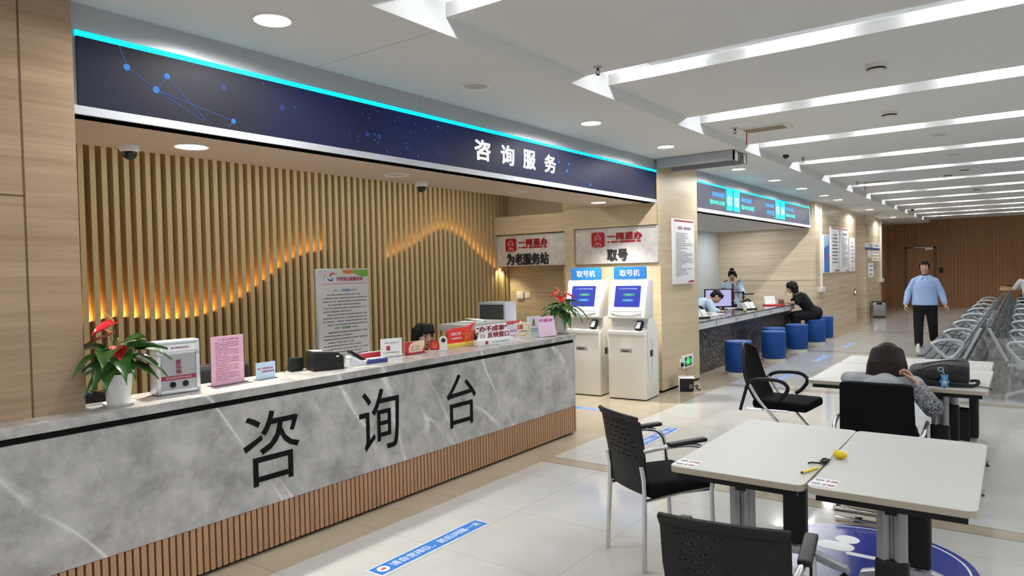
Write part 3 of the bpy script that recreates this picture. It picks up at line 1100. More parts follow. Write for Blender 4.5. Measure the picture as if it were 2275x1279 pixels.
m.prism([(-.02, .095), (-.004, .10), (0, .13), (.004, .10), (.022, .095), (.012, .15), (.0, .178), (-.012, .15)], -.0025, -.0015)
m.build('printed_figure', pm('figure_brown', (.20, .15, .12), .6), t, smooth=False)
dashes('printed_text', [(-.07, .07, .07, .012), (-.07, .05, .07, .010)], .0024, pm('print_blue', (.18, .36, .6), .6), t, 22)
t = thing('table_card', 'pink leaning card with magenta handwriting in front of the pot', 'sign', (-3.66, 5.555, CT), 66)
MB().box((0, .018, .101), (.19, .003, .19), 0, (-11, -3, 0)).build('card', pm('card_pink', (.80, .60, .78), .5), t)
MB().bx(-.09, .09, -.012, .03, 0, .004).build('acrylic_foot', 'clear_acrylic', t)
lettering('handwriting', '学雷锋', -.085, .145, .075, .175, -.025, pm('magenta', (.72, .05, .38), .5), t, skew=.2)

# ------------------------------------------------------------------ things behind the counter
t = thing('volunteer_notice', 'white volunteer station notice board on a slim easel behind the counter', 'sign', (-5.2, 4.395, 0), 90)
MB().bx(-.315, .315, -.012, .012, .72, 1.665, .003).build('frame', pm('frame_silver', (.66, .67, .70), .35, .5), t)
MB().bx(-.305, .305, -.0135, -.011, .73, 1.655).build('sheet', 'paper', t)
m = MB()
for s in (-1, 1):
    m.cyl((s * .2, -.02, 0), (s * .2, .01, .75), .008)
m.cyl((0, .35, 0), (0, .015, 1.2), .008)
m.build('easel_legs', 'grey_plastic', t)
m = MB()
m.prism([(-.02, 1.652), (.0, 1.618), (.06, 1.612), (.13, 1.618), (.15, 1.652)], -.0155, -.0135)
m.build('orange_wave', pm('wave_orange', (.80, .28, .05), .5), t, smooth=False)
m = MB()
m.prism([(.11, 1.652), (.13, 1.617), (.18, 1.60), (.24, 1.582), (.304, 1.588), (.304, 1.652)], -.0160, -.0135)
m.build('green_wave', pm('wave_green', (.22, .52, .06), .5), t, smooth=False)
m = MB()
m.prism([(-.20, 1.588), (-.17, 1.55), (-.13, 1.548), (-.125, 1.585), (-.14, 1.565), (-.165, 1.562)], -.0155, -.0135)
m.build('blue_swoosh', pm('swoosh_blue', (.03, .12, .45), .5), t, smooth=False)
m = MB()
m.prism([(-.165, 1.59), (-.16, 1.62), (-.12, 1.628), (-.07, 1.615), (-.12, 1.614), (-.148, 1.60)], -.0155, -.0135)
m.build('red_swoosh', pm('swoosh_red', (.7, .10, .04), .5), t, smooth=False)
MB().prism([(-.235, 1.575), (-.225, 1.60), (-.205, 1.615), (-.222, 1.59)], -.0155, -.0135).build('green_swoosh', 'wave_green', t, smooth=False)
lettering('heading', '学雷锋志愿服务站', -.085, 1.548, .235, 1.586, .0137, pm('heading_crimson', (.52, .05, .14), .5), t, bold=.02)
MB().bx(-.25, .285, -.0145, -.0135, 1.519, 1.526).build('rule_line', pm('rule_pink', (.72, .25, .40), .5), t)
lettering('blue_subheading', '工作制度', -.045, 1.448, .075, 1.474, .0137, pm('sub_blue', (.16, .36, .68), .5), t, bold=.02)
lettering('green_subheading', '管理制度', -.035, 1.098, .075, 1.122, .0137, pm('sub_green', (.30, .55, .28), .5), t, bold=.02)
rows = [(-.13, 1.461, -.06, .012), (.085, 1.461, .15, .012), (-.12, 1.11, -.05, .012), (.09, 1.11, .155, .012)]
rnd = random.Random(5)
z = 1.42
for blk, n in ((1.42, 10), (1.07, 9)):
    for i in range(n):
        rows.append((-.25 + (.05 if i % 3 == 0 else 0), blk - i * .031, rnd.choice([.28, .28, .28, .1, .2]), .013))
dashes('printed_text', rows, .0137, pm('text_dark', (.16, .16, .19), .6), t, 31, word=9)

t = thing('office_chair', 'black padded chair back showing between suggestion box and pink notice', 'chair', (-4.55, 2.72, 0), 90)
MB().box((0, 0, .86), (.44, .10, .30), .045, seg=4).build('backrest', pm('black_leather', (.018, .018, .02), .35), t)
MB().box((0, -.25, .46), (.46, .48, .10), .04, seg=4).build('seat', 'black_leather', t)
MB().cyl((0, -.2, .06), (0, -.2, .42), .03).cyl((0, .02, .44), (0, .02, .75), .02).build('post', 'dark_plastic', t)
m = MB()
for i in range(5):
    a = R(72 * i)
    m.tube([(0, -.2, .09), (.27 * cos(a), -.2 + .27 * sin(a), .04)], [.025, .018], 8)
    m.ell((.27 * cos(a), -.2 + .27 * sin(a), .022), (.022, .022, .022), n=10)
m.build('base', 'dark_plastic', t)

t = thing('document_printer', 'grey topped black printer behind the red standee, papers on it', 'printer', (-4.135, 5.03, .74), 90)
MB().box((0, 0, .17), (.46, .27, .34), .012).build('body', 'dark_plastic', t)
MB().box((0, 0, .37), (.64, .29, .06), .008).build('lid', pm('lid_grey', (.42, .42, .40), .5), t)
t2 = thing('paper_stack', 'loose papers lying on the grey topped printer', 'papers', (-4.135, 5.03, 1.141), 90)
m = MB()
m.box((-.06, 0, .004), (.16, .21, .006), 0, (0, 0, 12)).box((.08, .02, .014), (.15, .2, .006), 0, (3, 5, -20))
m.build('sheets', pm('paper_green', (.66, .74, .72), .6), t2)
t = thing('filing_cabinet', 'narrow grey cabinet with dark front standing against the battens', 'cabinet', (-4.95, 6.35, 0), 12)
MB().box((0, .16, .625), (.34, .32, 1.25), .006).build('body', pm('cab_grey', (.46, .49, .54), .4, .3), t)
MB().bx(-.15, .15, -.006, .002, .05, 1.225).build('front_panel', pm('cab_dark', (.045, .05, .06), .4), t)
t = thing('red_device', 'red device with rounded chrome front behind the white cards', 'telephone', (-4.12, 5.64, .90), 60)  # red desk device of unknown kind
MB().box((0, .03, .16), (.22, .13, .09), .03, seg=4).build('shell', pm('gloss_red', (.42, .01, .02), .15), t)
MB().tube([(-.085, -.05, .09), (-.08, -.055, .145), (0, -.06, .165), (.06, -.055, .14), (.075, -.05, .09)], .012, 8, smooth=2).box((0, -.01, .06), (.2, .12, .12), .02).build('chrome_front', 'steel', t)
MB().ell((.055, -.045, .185), (.02, .012, .02)).build('lamp_knob', pm('knob_cream', (.8, .72, .6), .3), t)
MB().bx(-.12, .12, -.06, .1, -.16, 0).build('stand', 'dark_plastic', t)

# ------------------------------------------------------------------ LED sign bands
def led_material(name, a, c, strength):
    m, t, b = nt(name)
    tc = node(t, 'ShaderNodeTexCoord')
    n = node(t, 'ShaderNodeTexNoise', i_Scale=0.55, i_Detail=2.0)
    lk(t, tc.outputs['Object'], n.inputs['Vector'])
    r = ramp(t, [(0.40, a), (0.62, c)])
    lk(t, n.outputs['Fac'], r.inputs[0])
    b.inputs['Base Color'].default_value = (0.015, 0.015, 0.018, 1)
    b.inputs['Roughness'].default_value = 0.6
    b.inputs['Specular IOR Level'].default_value = .10
    lk(t, r.outputs[0], b.inputs['Emission Color'])
    b.inputs['Emission Strength'].default_value = strength
    MATS[name] = m


led_material('led_navy', (0.002, 0.003, 0.006), (0.003, 0.008, 0.05), 1.0)
led_material('led_slate', (0.075, 0.085, 0.12), (0.085, 0.10, 0.155), 1.0)
glow('led_cyan', (0.0, 0.70, 0.88), 1.15)
glow('led_white', (0.95, 0.97, 1.0), 1.0)
glow('led_node', (0.03, 0.20, 0.62), 1.0)
glow('led_line', (0.035, 0.10, 0.36), 0.9)
glow('led_star', (0.10, 0.35, 0.62), 0.8)
glow('led_dim', (0.008, 0.025, 0.16), 1.0)
glow('led_blue_text', (0.04, 0.36, 0.95), 1.2)
glow('led_green_text', (0.06, 0.90, 0.70), 1.1)

t = thing('led_sign', 'long dark blue LED sign band over the reception bay reading 咨询服务', 'sign', (-3.772, 0, 0))
MB().bx(-.012, 0, 1.56, 8.30, 2.470, 2.838).build('screen', 'led_navy', t, smooth=False)
MB().bx(-.010, .004, 1.555, 8.30, 2.814, 2.842).build('cyan_strip', 'led_cyan', t, smooth=False)
for s, (ya, yb) in zip('咨询服务', ((4.662, 4.872), (5.030, 5.225), (5.375, 5.570), (5.735, 5.930))):
    lettering('white_character', s, ya, 2.565, yb, 2.735, 0.0, 'led_white', t, bold=.025, M=MX, thick=.003)
nodes = [((1.798, 2.710), .017), ((1.948, 2.622), .018), ((2.01, 2.707), .016), ((2.402, 2.525), .015), ((6.145, 2.611), .018), ((6.183, 2.684), .014), ((6.618, 2.514), .016), ((5.993, 2.686), .012)]
for (y, z), r in nodes:
    MB().cyl((0, y, z), (.002, y, z), r, n=14).build('glowing_node', 'led_node', t, smooth=False)
for (y, z) in ((2.345, 2.712), (2.743, 2.663), (6.922, 2.615), (7.131, 2.584), (7.19, 2.69), (3.45, 2.60), (3.56, 2.60)):
    MB().cyl((0, y, z), (.0018, y, z), .020, n=12).build('dim_node', 'led_dim', t, smooth=False)
for a, c in (((1.763, 2.81), (1.798, 2.71)), ((1.798, 2.71), (1.948, 2.622)), ((1.948, 2.622), (2.01, 2.707)), ((1.948, 2.622), (2.212, 2.495)), ((1.96, 2.618), (2.38, 2.53)),
             ((2.402, 2.525), (2.366, 2.487)), ((5.96, 2.80), (5.993, 2.686)), ((6.145, 2.611), (6.183, 2.684)), ((6.145, 2.611), (6.45, 2.49)), ((6.618, 2.514), (6.56, 2.485)), ((2.01, 2.70), (2.23, 2.50))):
    MB().tube([(.0008, a[0], a[1]), (.0008, c[0], c[1])], .0022, 5).build('network_line', 'led_line', t, smooth=False)
m = MB()
rnd = random.Random(4)
for i in range(70):
    y = rnd.gauss(3.75, .45) if i < 55 else rnd.uniform(4.3, 8.0)
    z = rnd.uniform(2.49, 2.80)
    r = rnd.uniform(.0015, .0035)
    m.bx(0, .001, y - r, y + r, z - r, z + r)
o = m.build('star_specks', 'led_star', t, smooth=False)
o['kind'] = 'stuff'

t = thing('led_sign', 'shorter slate LED sign band over the service windows numbered 01 to 04', 'sign', (-3.757, 0, 0))
MB().bx(-.012, 0, 9.61, 16.08, 2.445, 2.825).build('screen', 'led_slate', t, smooth=False)
MB().bx(-.010, .004, 9.61, 16.09, 2.806, 2.832).bx(-.010, .004, 16.06, 16.09, 2.445, 2.832).build('cyan_strip', 'led_cyan', t, smooth=False)
for s, (ya, yb) in (('01', (10.845, 11.125)), ('02', (11.172, 11.468)), ('03', (13.506, 13.795)), ('04', (13.844, 14.136))):
    p = MB().bx(-.004, .003, ya, yb, 2.475, 2.815).build('window_block', 'led_cyan', t, smooth=False)
    lettering('window_number', s, ya + .05, 2.557, yb - .05, 2.705, .003, 'led_white', p, bold=.02, M=MX, thick=.002)
for s, mat, (ya, za, yb, zb) in (('税务综合服务', 'led_blue_text', (10.235, 2.655, 10.757, 2.725)), ('请SW051办理', 'led_green_text', (10.128, 2.535, 10.764, 2.605)),
                                 ('税务综合服务', 'led_blue_text', (11.54, 2.655, 12.08, 2.725)), ('请SW052办理', 'led_green_text', (11.549, 2.532, 12.22, 2.61)),
                                 ('税务综合服务', 'led_blue_text', (12.886, 2.66, 13.42, 2.722)), ('水电气服', 'led_blue_text', (12.95, 2.526, 13.415, 2.605)),
                                 ('税务综合服务', 'led_blue_text', (14.21, 2.665, 14.777, 2.723)), ('请SW053办理', 'led_green_text', (14.206, 2.54, 14.884, 2.61))):
    lettering('window_text', s, ya, za, yb, zb, 0.0, mat, t, bold=.02, M=MX, thick=.002)

# ------------------------------------------------------------------ marble boards in the kiosk bay
def board(label, x0, x1, z0, z1, Y, logo, red, eng, black, btxt):
    t = thing('sign_board', label, 'sign', (0, Y, 0), 0, 'marble boards over the kiosk bay')
    MB().bx(x0, x1, 0, .05, z0, z1, .003).build('board', 'board_marble', t)
    lx0, lx1, lz0, lz1 = logo
    p = plate(MB(), lx0, lx1, lz0, lz1, -.012, 0, .03).build('red_seal', pm('seal_red', (.36, .008, .018), .45), t)
    cx, cz = (lx0 + lx1) / 2, (lz0 + lz1) / 2
    m = MB()
    m.tube([(cx + .042 * cos(R(a)), -.014, cz + .012 + .042 * sin(R(a))) for a in range(-40, 300, 20)][:15], .004, 6)
    m.tube([(cx - .035, -.014, cz + .012), (cx + .038, -.014, cz + .012)], .004, 6)
    m.tube([(cx + .045 * cos(R(a)), -.014, lz0 + .008 + .045 * sin(R(a))) for a in range(0, 181, 20)], .004, 6)
    m.tube([(cx, -.014, lz0 + .008), (cx, -.014, lz0 + .052)], .004, 6)
    m.ell((cx, -.013, lz1 - .022), (.008, .003, .008), n=10)
    m.build('seal_drawing', pm('seal_line', (.75, .55, .52), .5), p)
    lettering('red_lettering', '一网通办', red[0], red[2], red[1], red[3], 0.0, 'seal_red', t, bold=.035, thick=.012, spacing=1.25)
    dashes('red_small_text', [(eng[0], eng[1], eng[2], .028)], .0, 'seal_red', t, 3, glyph=.7, thick=.006, gap=.05, word=12)
    lettering('black_lettering', black, btxt[0], btxt[2], btxt[1], btxt[3], 0.0, 'black_print', t, bold=.03, thick=.014)
    return t


board('marble board with red seal lettered 为老服务站, over the wall switch', -6.43, -5.115, 1.675, 2.125, 8.29, (-6.165, -5.975, 1.89, 2.08), (-5.93, -5.435, 1.965, 2.062), (-5.93, 1.942, -5.435), '为老服务站', (-6.145, -5.42, 1.695, 1.855))
board('marble board with red seal lettered 取号, above the ticket kiosks', -4.982, -3.765, 1.675, 2.15, 8.29, (-4.718, -4.523, 1.90, 2.095), (-4.48, -3.98, 1.985, 2.08), (-4.48, 1.96, -3.98), '取号', (-4.485, -4.19, 1.715, 1.86))
glow('white_strip', (1.0, 0.93, 0.80), 9)
t = struct('trim_14', MB().bx(-4.95, -3.80, 8.36, 8.39, 1.662, 1.674), 'white_strip')
lamp('AREA', (-4.37, 8.42, 1.655), 9, (1, .9, .74), rot=(0, 0, 0), shape='RECTANGLE', size=1.1, size_y=.05)
lamp('SPOT', (-6.30, 8.33, 1.66), 10, (1, .82, .5), .02, (0, 0, 0), spot_size=R(120), spot_blend=.6)

# ------------------------------------------------------------------ ticket kiosks
pm('kiosk_white', (.84, .84, .83), .35)
pm('kiosk_body', (.78, .77, .73), .38)
glow('kiosk_screen', (0.012, 0.03, 0.42), 1.0)
glow('screen_green', (0.02, 0.30, 0.16), 1.0)
glow('screen_teal', (0.02, 0.25, 0.50), 1.0)
glow('screen_text', (0.35, 0.5, 0.85), 1.0)


def kiosk(label, loc, rz, scanner_y):
    t = thing('ticket_kiosk', label, 'kiosk', loc, rz, 'white ticket kiosks below the marble board')
    w = .245
    # lower cabinet: profile in (y,z) extruded across x
    Mx = Matrix(((0, 1, 0, 0), (1, 0, 0, 0), (0, 0, 1, 0), (0, 0, 0, 1)))
    m = MB()
    m.prism([(0, .012), (.43, .012), (.43, .80), (.27, 1.02), (.115, 1.02), (.115, .86), (0, .80)], -w, w, Mx, bev=.006)
    m.build('cabinet', 'kiosk_body', t)
    MB().bx(-w + .01, w - .01, .01, .42, 0, .014).build('foot_plate', 'black_matte', t)
    m = MB()
    m.box((0, .055, .822), (.47, .17, .055), .012)
    m.build('shelf', 'kiosk_white', t)
    m = MB()
    m.prism([(-.012, 1.005), (.02, .985), (.20, .985), (.275, 1.0), (.30, 1.44), (.275, 1.468), (.15, 1.468), (.115, 1.455)], -w, w, Mx, bev=.014)
    head = m.build('head', 'kiosk_white', t)
    th = math.atan2(.127, .45)          # lean of the head's front

    def F(x, v, d):                      # point on the leaning front, v up the slope, d outwards
        return (x, -.012 + v * sin(th) - d * cos(th), 1.005 + v * cos(th) + d * sin(th))
    Mf = Matrix.Translation((0, -.012, 1.005)) @ Matrix.Rotation(-th, 4, 'X')
    MB().prism(rrect(.415, .355, .012, 4, 0, .255), -.003, .004, Mf).build('bezel', pm('bezel_grey', (.62, .66, .72), .35), t)
    MB().prism(rrect(.335, .265, .004, 3, 0, .268), -.006, .002, Mf).build('screen', 'kiosk_screen', t, smooth=False)
    MB().prism(rrect(.15, .035, .016, 5, .02, .285), -.008, -.004, Mf).build('green_button', 'screen_green', t, smooth=False)
    MB().prism(rrect(.15, .032, .015, 5, .01, .215), -.008, -.004, Mf).build('teal_button', 'screen_teal', t, smooth=False)
    dashes('screen_title', [(-.115, .362, .125, .013)], .0065, 'screen_text', t, 3, M=Mf, word=40)
    dashes('button_text', [(-.015, .285, .06, .014), (-.02, .215, .055, .013)], .0088, 'screen_text', t, 5, M=Mf, word=40)
    m = MB()
    m.tube([Mf @ Vector(p) for p in ((-.20, -.004, .055), (-.1, -.006, .032), (0, -.007, .025), (.1, -.006, .032), (.20, -.004, .055))], .005, 6, smooth=2)
    m.build('chin_groove', pm('groove_grey', (.55, .56, .58), .5), t)
    s = MB().prism(rrect(.425, .155, .012, 4, 0, 1.548), .135, .165).build('top_sign', pm('kiosk_blue', (.02, .19, .56), .4), t)
    lettering('sign_lettering', '取号机', -.13, 1.505, .135, 1.588, -.135, 'white_print', s, bold=.012, thick=.002)
    MB().bx(-.10, -.07, .14, .16, 1.46, 1.475).bx(.07, .10, .14, .16, 1.46, 1.475).build('sign_brackets', 'grey_plastic', t)
    MB().bx(-.085, .07, -.004, .004, .575, .622, .002).build('slot_plate', 'aluminium', t)
    MB().bx(-.055, .03, -.007, .0, .588, .601, .003).build('card_slot', 'glass_dark', t)
    MB().bx(-.04, .06, .0, .05, .848, .852).build('reader_pad', 'grey_plastic', t)
    m = MB()
    m.box((.165, scanner_y, .905), (.085, .05, .125), .012, (-28, 0, -12))
    m.build('scanner', 'dark_plastic', t)
    m = MB()
    m.box((.161, scanner_y - .026, .915), (.055, .004, .085), .003, (-28, 0, -12))
    m.build('scanner_window', 'screen_pale', t)
    MB().box((.165, scanner_y + .03, .865), (.10, .08, .03), .008).build('scanner_stand', 'white_plastic', t)
    m = MB()
    m.tube([(.20, scanner_y + .02, .93), (.25, .05, .88), (.256, .045, .75), (.256, .045, .45), (.256, .06, .30), (.256, .12, .235), (.256, .17, .27), (.256, .20, .45), (.256, .20, .70), (.256, .15, .745), (.256, .12, .745)], .003, 6, smooth=2)
    m.build('cable', 'grey_plastic', t)
    MB().bx(.243, .249, .15, .24, .52, .60, .002).build('side_port', 'dark_plastic', t)
    return t


k1 = kiosk('white ticket kiosk partly behind the potted anthurium', (-4.565, 7.72, 0), 3.5, .02)
k2 = kiosk('white ticket kiosk next to the wooden column', (-3.935, 7.71, 0), 3.5, .02)

# ------------------------------------------------------------------ wall fittings
t = thing('wall_switch', 'white thermostat and switch plates on the kiosk bay wall', 'switch', (-6.10, 8.6, 1.24))
MB().bx(-.10, .02, -.03, 0, -.055, .055, .008).build('thermostat', 'white_plastic', t)
MB().bx(.04, .14, -.012, 0, -.045, .045, .004).build('switch_plate', 'white_plastic', t)


def poster(label, X, y0, y1, z0, z1, style, seed, name='wall_poster', group=None, rim=.03):
    t = thing(name, label, 'poster', (X, (y0 + y1) / 2, (z0 + z1) / 2), 90, group)
    w, h = (y1 - y0) / 2, (z1 - z0) / 2
    MB().bx(-w, w, -rim, 0, -h, h, .003).build('panel', 'paper', t)
    d = rim + .0012
    rnd = random.Random(seed)
    if style == 'blue':
        MB().bx(-w * .92, w * .92, -d, -rim + .001, -h * .97, h * .94).build('blue_print', pm('poster_blue', (.05, .22, .60), .45, vary=.7, vscale=3), t, smooth=False)
        MB().prism([(-w * .9, h * .3), (w * .9, h * .55), (w * .9, h * .93), (-w * .9, h * .93)], -d - .001, -d).build('sky_print', pm('poster_sky', (.38, .62, .80), .45), t, smooth=False)
        dashes('red_text', [(-w * .8, -h * .08, w * .8, .04), (-w * .8, -h * .25, w * .8, .04)], d + .001, pm('poster_rose', (.5, .12, .30), .5), t, seed, word=40)
        return t
    if style == 'list':
        MB().bx(-w * .94, w * .94, -d, -rim + .001, h * .91, h * .965).build('red_header', pm('header_red', (.40, .05, .07), .5), t, smooth=False)
        MB().prism([(w * .2, -h * .97), (w * .94, -h * .97), (w * .94, -h * .90), (w * .5, -h * .905)], -d, -rim + .001).build('red_corner', 'header_red', t, smooth=False)
        dashes('title', [(-w * .6, h * .72, w * .65, h * .10)], d, pm('title_mauve', (.36, .22, .36), .6), t, seed, glyph=1, word=9)
        n = 26
        rows = []
        for i in range(n):
            e = rnd.choice([.8, .8, .8, .35, .1, -.3])
            rows.append((-w * .8, h * .56 - i * h * 1.36 / n, w * e, h * .026))
        dashes('printed_text', rows, d, 'grey_print', t, seed, word=10)
        return t
    if style == 'bold':
        MB().bx(-w * .94, w * .94, -d, -rim + .001, h * .91, h * .97).build('red_header', 'header_red', t, smooth=False)
        MB().prism([(-w * .4, -h * .96), (w * .94, -h * .96), (w * .94, -h * .90), (w * .2, -h * .86)], -d, -rim + .001).build('red_corner', 'header_red', t, smooth=False)
        dashes('title', [(-w * .45, h * .66, w * .45, h * .09)], d, 'title_mauve', t, seed, glyph=1, word=30)
        dashes('printed_text', [(-w * .75, h * .5 - i * h * .15, w * rnd.uniform(.5, .85), h * .05) for i in range(8)], d, 'black_print', t, seed, word=12)
        return t
    if style == 'script':
        dashes('printed_text', [(-w * .5, h * .7 - i * h * .22, w * rnd.uniform(.1, .6), h * .10) for i in range(6)], d, pm('script_rose', (.5, .28, .34), .6), t, seed, glyph=.7)
        MB().prism([(-w * .5, -h * .9), (w * .6, -h * .9), (w * .2, -h * .72), (-w * .2, -h * .75)], -d, -rim + .001).build('gold_print', 'swirl_gold', t, smooth=False)
    return t


poster('tall white notice with a red header on the wooden column', -3.75, 8.69, 9.40, 1.38, 2.25, 'list', 11)
poster('blue poster beside the cable duct on the stone wall', -3.70, 16.96, 17.52, 1.40, 2.27, 'blue', 2)
poster('tall poster of bold dark lines next to the blue poster', -3.70, 17.72, 18.60, 1.395, 2.48, 'bold', 3)
poster('tall poster of fine grey lines between bold-lined and cream posters', -3.70, 18.80, 19.71, 1.395, 2.49, 'list', 4)
poster('shorter cream poster with rosy script at the stone wall end', -3.70, 19.85, 20.56, 1.395, 2.28, 'script', 5)

t = thing('exit_sign', 'green lit exit sign low on the wooden column', 'sign', (-3.75, 9.13, .317), 90)
plate(MB(), -.185, .185, -.085, .085, -.022, 0, .012).build('plate', 'white_plastic', t)
MB().bx(-.115, .115, -.025, -.02, -.06, .06).build('dark_face', pm('exit_dark', (.005, .02, .012), .3), t)
glow('exit_green', (0.08, 0.85, 0.22), 1.1)
m = MB()
m.prism([(-.045, -.045), (-.032, -.045), (-.032, .04), (.02, .04), (.02, .03), (.034, .03), (.034, .052), (-.045, .052)], -.028, -.025)
m.prism([(-.02, -.04), (-.005, -.04), (.004, -.01), (.02, -.035), (.034, -.045), (.036, -.03), (.018, .01), (.025, .02), (-.002, .032), (-.022, .02), (-.008, .005)], -.028, -.025)
m.prism([(-.105, .0), (-.08, .022), (-.08, .008), (-.055, .008), (-.055, -.008), (-.08, -.008), (-.08, -.022)], -.028, -.025)
m.bx(.05, .095, -.028, -.025, .012, .022).bx(.05, .095, -.028, -.025, -.006, .003).bx(.055, .09, -.028, -.025, -.022, -.014)
m.build('running_figure', 'exit_green', t, smooth=False)
t = thing('wall_socket', 'white wall socket with black plug beside the exit sign', 'socket', (-3.75, 8.905, .315), 90)
MB().bx(-.032, .032, -.012, 0, -.055, .055, .004).build('plate', 'white_plastic', t)
MB().box((.012, -.025, -.02), (.04, .03, .05), .006).build('plug', 'dark_plastic', t)
t = thing('power_adapter_box', 'black box with a silver rim standing at the column foot', 'device', (-3.56, 8.64, 0), 26)
MB().box((0, .0, .09), (.18, .20, .16), .015).build('case', 'dark_plastic', t)
m = MB()
m.box((0, .01, .172), (.195, .20, .014), .006).box((-.095, -.09, .09), (.014, .03, .17), .006)
m.build('silver_rim', 'white_plastic', t)
m = MB()
for z in (.05, .07, .09):
    m.bx(.03, .075, -.106, -.099, z, z + .006)
m.build('vents', 'grey_plastic', t)
MB().tube([(.105, -.02, .06), (.14, -.03, .08), (.15, .0, .05), (.12, .02, .03), (.15, .04, .012), (.18, .02, .01)], .008, 8, smooth=2).build('cable_loop', 'dark_plastic', t)
o = MB().tube([(-3.72, 8.925, .29), (-3.69, 8.94, .28), (-3.64, 8.85, .24), (-3.58, 8.72, .19), (-3.57, 8.68, .178)], .004, 6, smooth=2).build('power_cord', 'dark_plastic', t)
o.matrix_parent_inverse = (Matrix.Translation(t.location) @ t.rotation_euler.to_matrix().to_4x4()).inverted()

t = thing('ceiling_sign_box', 'grey metal sign box jutting from the column top below the ceiling', 'sign', (-3.26, 8.52, 2.975))
m = MB()
m.bx(-.49, .49, -.24, -.215, -.115, 0).bx(-.49, .49, .215, .24, -.115, 0).bx(.475, .49, -.24, -.10, -.115, 0).bx(.475, .49, .12, .24, -.115, 0)
m.build('side_panels', 'fascia_metal', t)
m = MB()
m.bx(-.485, .48, -.215, .215, -.03, -.002).bx(-.485, .48, -.05, .0, -.08, -.03)
m.build('inner_tray', pm('tray_dark', (.10, .09, .08), .5), t)

t = thing('direction_sign', 'white direction sign with a navy bar on the far pilaster', 'sign', (-3.70, 23.3, 2.10), 90)
MB().bx(-1.1, 1.25, -.03, 0, -.045, .085).build('panel', 'white_plastic', t)
MB().bx(-1.1, 1.25, -.034, 0, -.085, -.045).build('navy_bar', pm('bar_navy', (.03, .06, .26), .5), t)
dashes('printed_text', [(-.55, .02, .0, .10), (.25, .03, 1.1, .08)], .031, 'grey_print', t, 5)
for lab, y0, y1, z0, z1, c in (('small white notice hanging under the direction sign', 22.62, 23.15, 1.76, 1.98, 'paper'), ('yellow notice hanging under the direction sign', 23.35, 24.5, 1.66, 1.98, 'card_yellow'),
                               ('tall white notice lower on the far pilaster', 22.68, 23.5, 1.18, 1.60, 'paper'), ('small dark notice beside the tall notice on the pilaster', 23.55, 23.95, 1.42, 1.63, 'grey_print')):
    t = thing('wall_notice', lab, 'notice', (-3.70, (y0 + y1) / 2, (z0 + z1) / 2), 90)
    w, h = (y1 - y0) / 2, (z1 - z0) / 2
    MB().bx(-w, w, -.01, 0, -h, h).build('sheet', c, t)
    if c != 'grey_print':
        dashes('printed_text', [(-w * .8, h * .6, w * .8, h * .25), (-w * .8, 0, w * .7, h * .2), (-w * .8, -h * .6, w * .5, h * .3)], .0105, 'grey_print', t, 4)
t = thing('door_bell', 'small metal call button plate low on the stone wall', 'button', (-3.70, 20.6, .835), 90)
plate(MB(), -.16, .16, -.08, .08, -.02, 0, .07).build('plate', 'steel', t)
MB().cyl((0, -.03, 0), (0, -.018, 0), .045).build('lit_button', glow('button_warm', (1, .8, .35), 1.0), t)
t = thing('duct_socket', 'white box at the end of the wall cable duct', 'socket', (-3.70, 16.80, 1.035), 90)
MB().bx(-.22, .22, -.05, 0, -.055, .055, .006).build('box', 'cream_plastic', t)
t = thing('duct_socket', 'white box on the far pilaster corner, below its duct', 'socket', (-3.70, 24.9, 1.05), 90)
MB().bx(-.3, .3, -.05, 0, -.06, .06, .006).build('box', 'cream_plastic', t)
t = thing('access_reader', 'black door reader on the brown wall beside the far door', 'device', (-2.38, 28.785, 1.30))
MB().bx(-.06, .06, -.05, 0, -.10, .10, .01).build('case', 'dark_plastic', t)
MB().bx(-.04, .04, -.053, -.048, .01, .07).build('panel', 'glass_dark', t)

# ------------------------------------------------------------------ ceiling fittings
glow('lamp_disc', (1.0, 0.985, 0.95), 14)
DL = None
dl_names = ['round ceiling downlight over the glowing network drawing of the LED sign', 'round downlight above the last LED sign character', 'round downlight just before the grey sign box',
            'round downlight just past the grey sign box', 'round downlight above service window 02', 'round downlight above service window 03',
            'round downlight above service window 04', 'round downlight where the stone wall begins', 'round downlight over the middle of the stone wall', 'last round downlight before the brown wall']
for (x, y), lab in zip(DOWNLIGHTS, dl_names):
    if DL is None:
        DL = thing('ceiling_downlight', lab, 'light', (x, y, SOFFIT_Z), 0, 'downlights along the ceiling band')
        MB().lathe([(.105, 0), (.108, -.006), (.098, -.010), (.090, -.006), (.088, 0)], (0, 0, 0), 32).build('rim', 'white_plastic', DL)
        MB().cyl((0, 0, -.0045), (0, 0, .001), .09, n=32).build('diffuser', 'lamp_disc', DL)
    else:
        dup(DL, (x, y, SOFFIT_Z), 0, lab)
for (x, y), lab in zip(ALCOVE_DOWNLIGHTS, ('lit downlight in the bay soffit near the wooden wall', 'lit downlight in the bay soffit before the kiosks')):
    dup(DL, (x, y, 2.43), 0, lab, 'downlights in the reception bay soffit')
pm('unlit_lens', (.50, .47, .42), .5)
OL = None
for (x, y, z), lab in (((-4.22, 4.17, 2.43), 'unlit round downlight mid way along the bay soffit'), ((-4.25, 5.94, 2.43), 'unlit round downlight further along the bay soffit'),
                       ((-3.275, 4.07, SOFFIT_Z), 'unlit round ceiling speaker over the LED sign')):
    if OL is None:
        OL = thing('unlit_downlight', lab, 'light', (x, y, z), 0, 'unlit round ceiling fittings')
        MB().lathe([(.105, 0), (.108, -.006), (.098, -.010), (.090, -.006), (.088, 0)], (0, 0, 0), 32).build('rim', 'white_plastic', OL)
        MB().cyl((0, 0, -.0045), (0, 0, .001), .09, n=32).build('lens', 'unlit_lens', OL)
    else:
        dup(OL, (x, y, z), 0, lab)
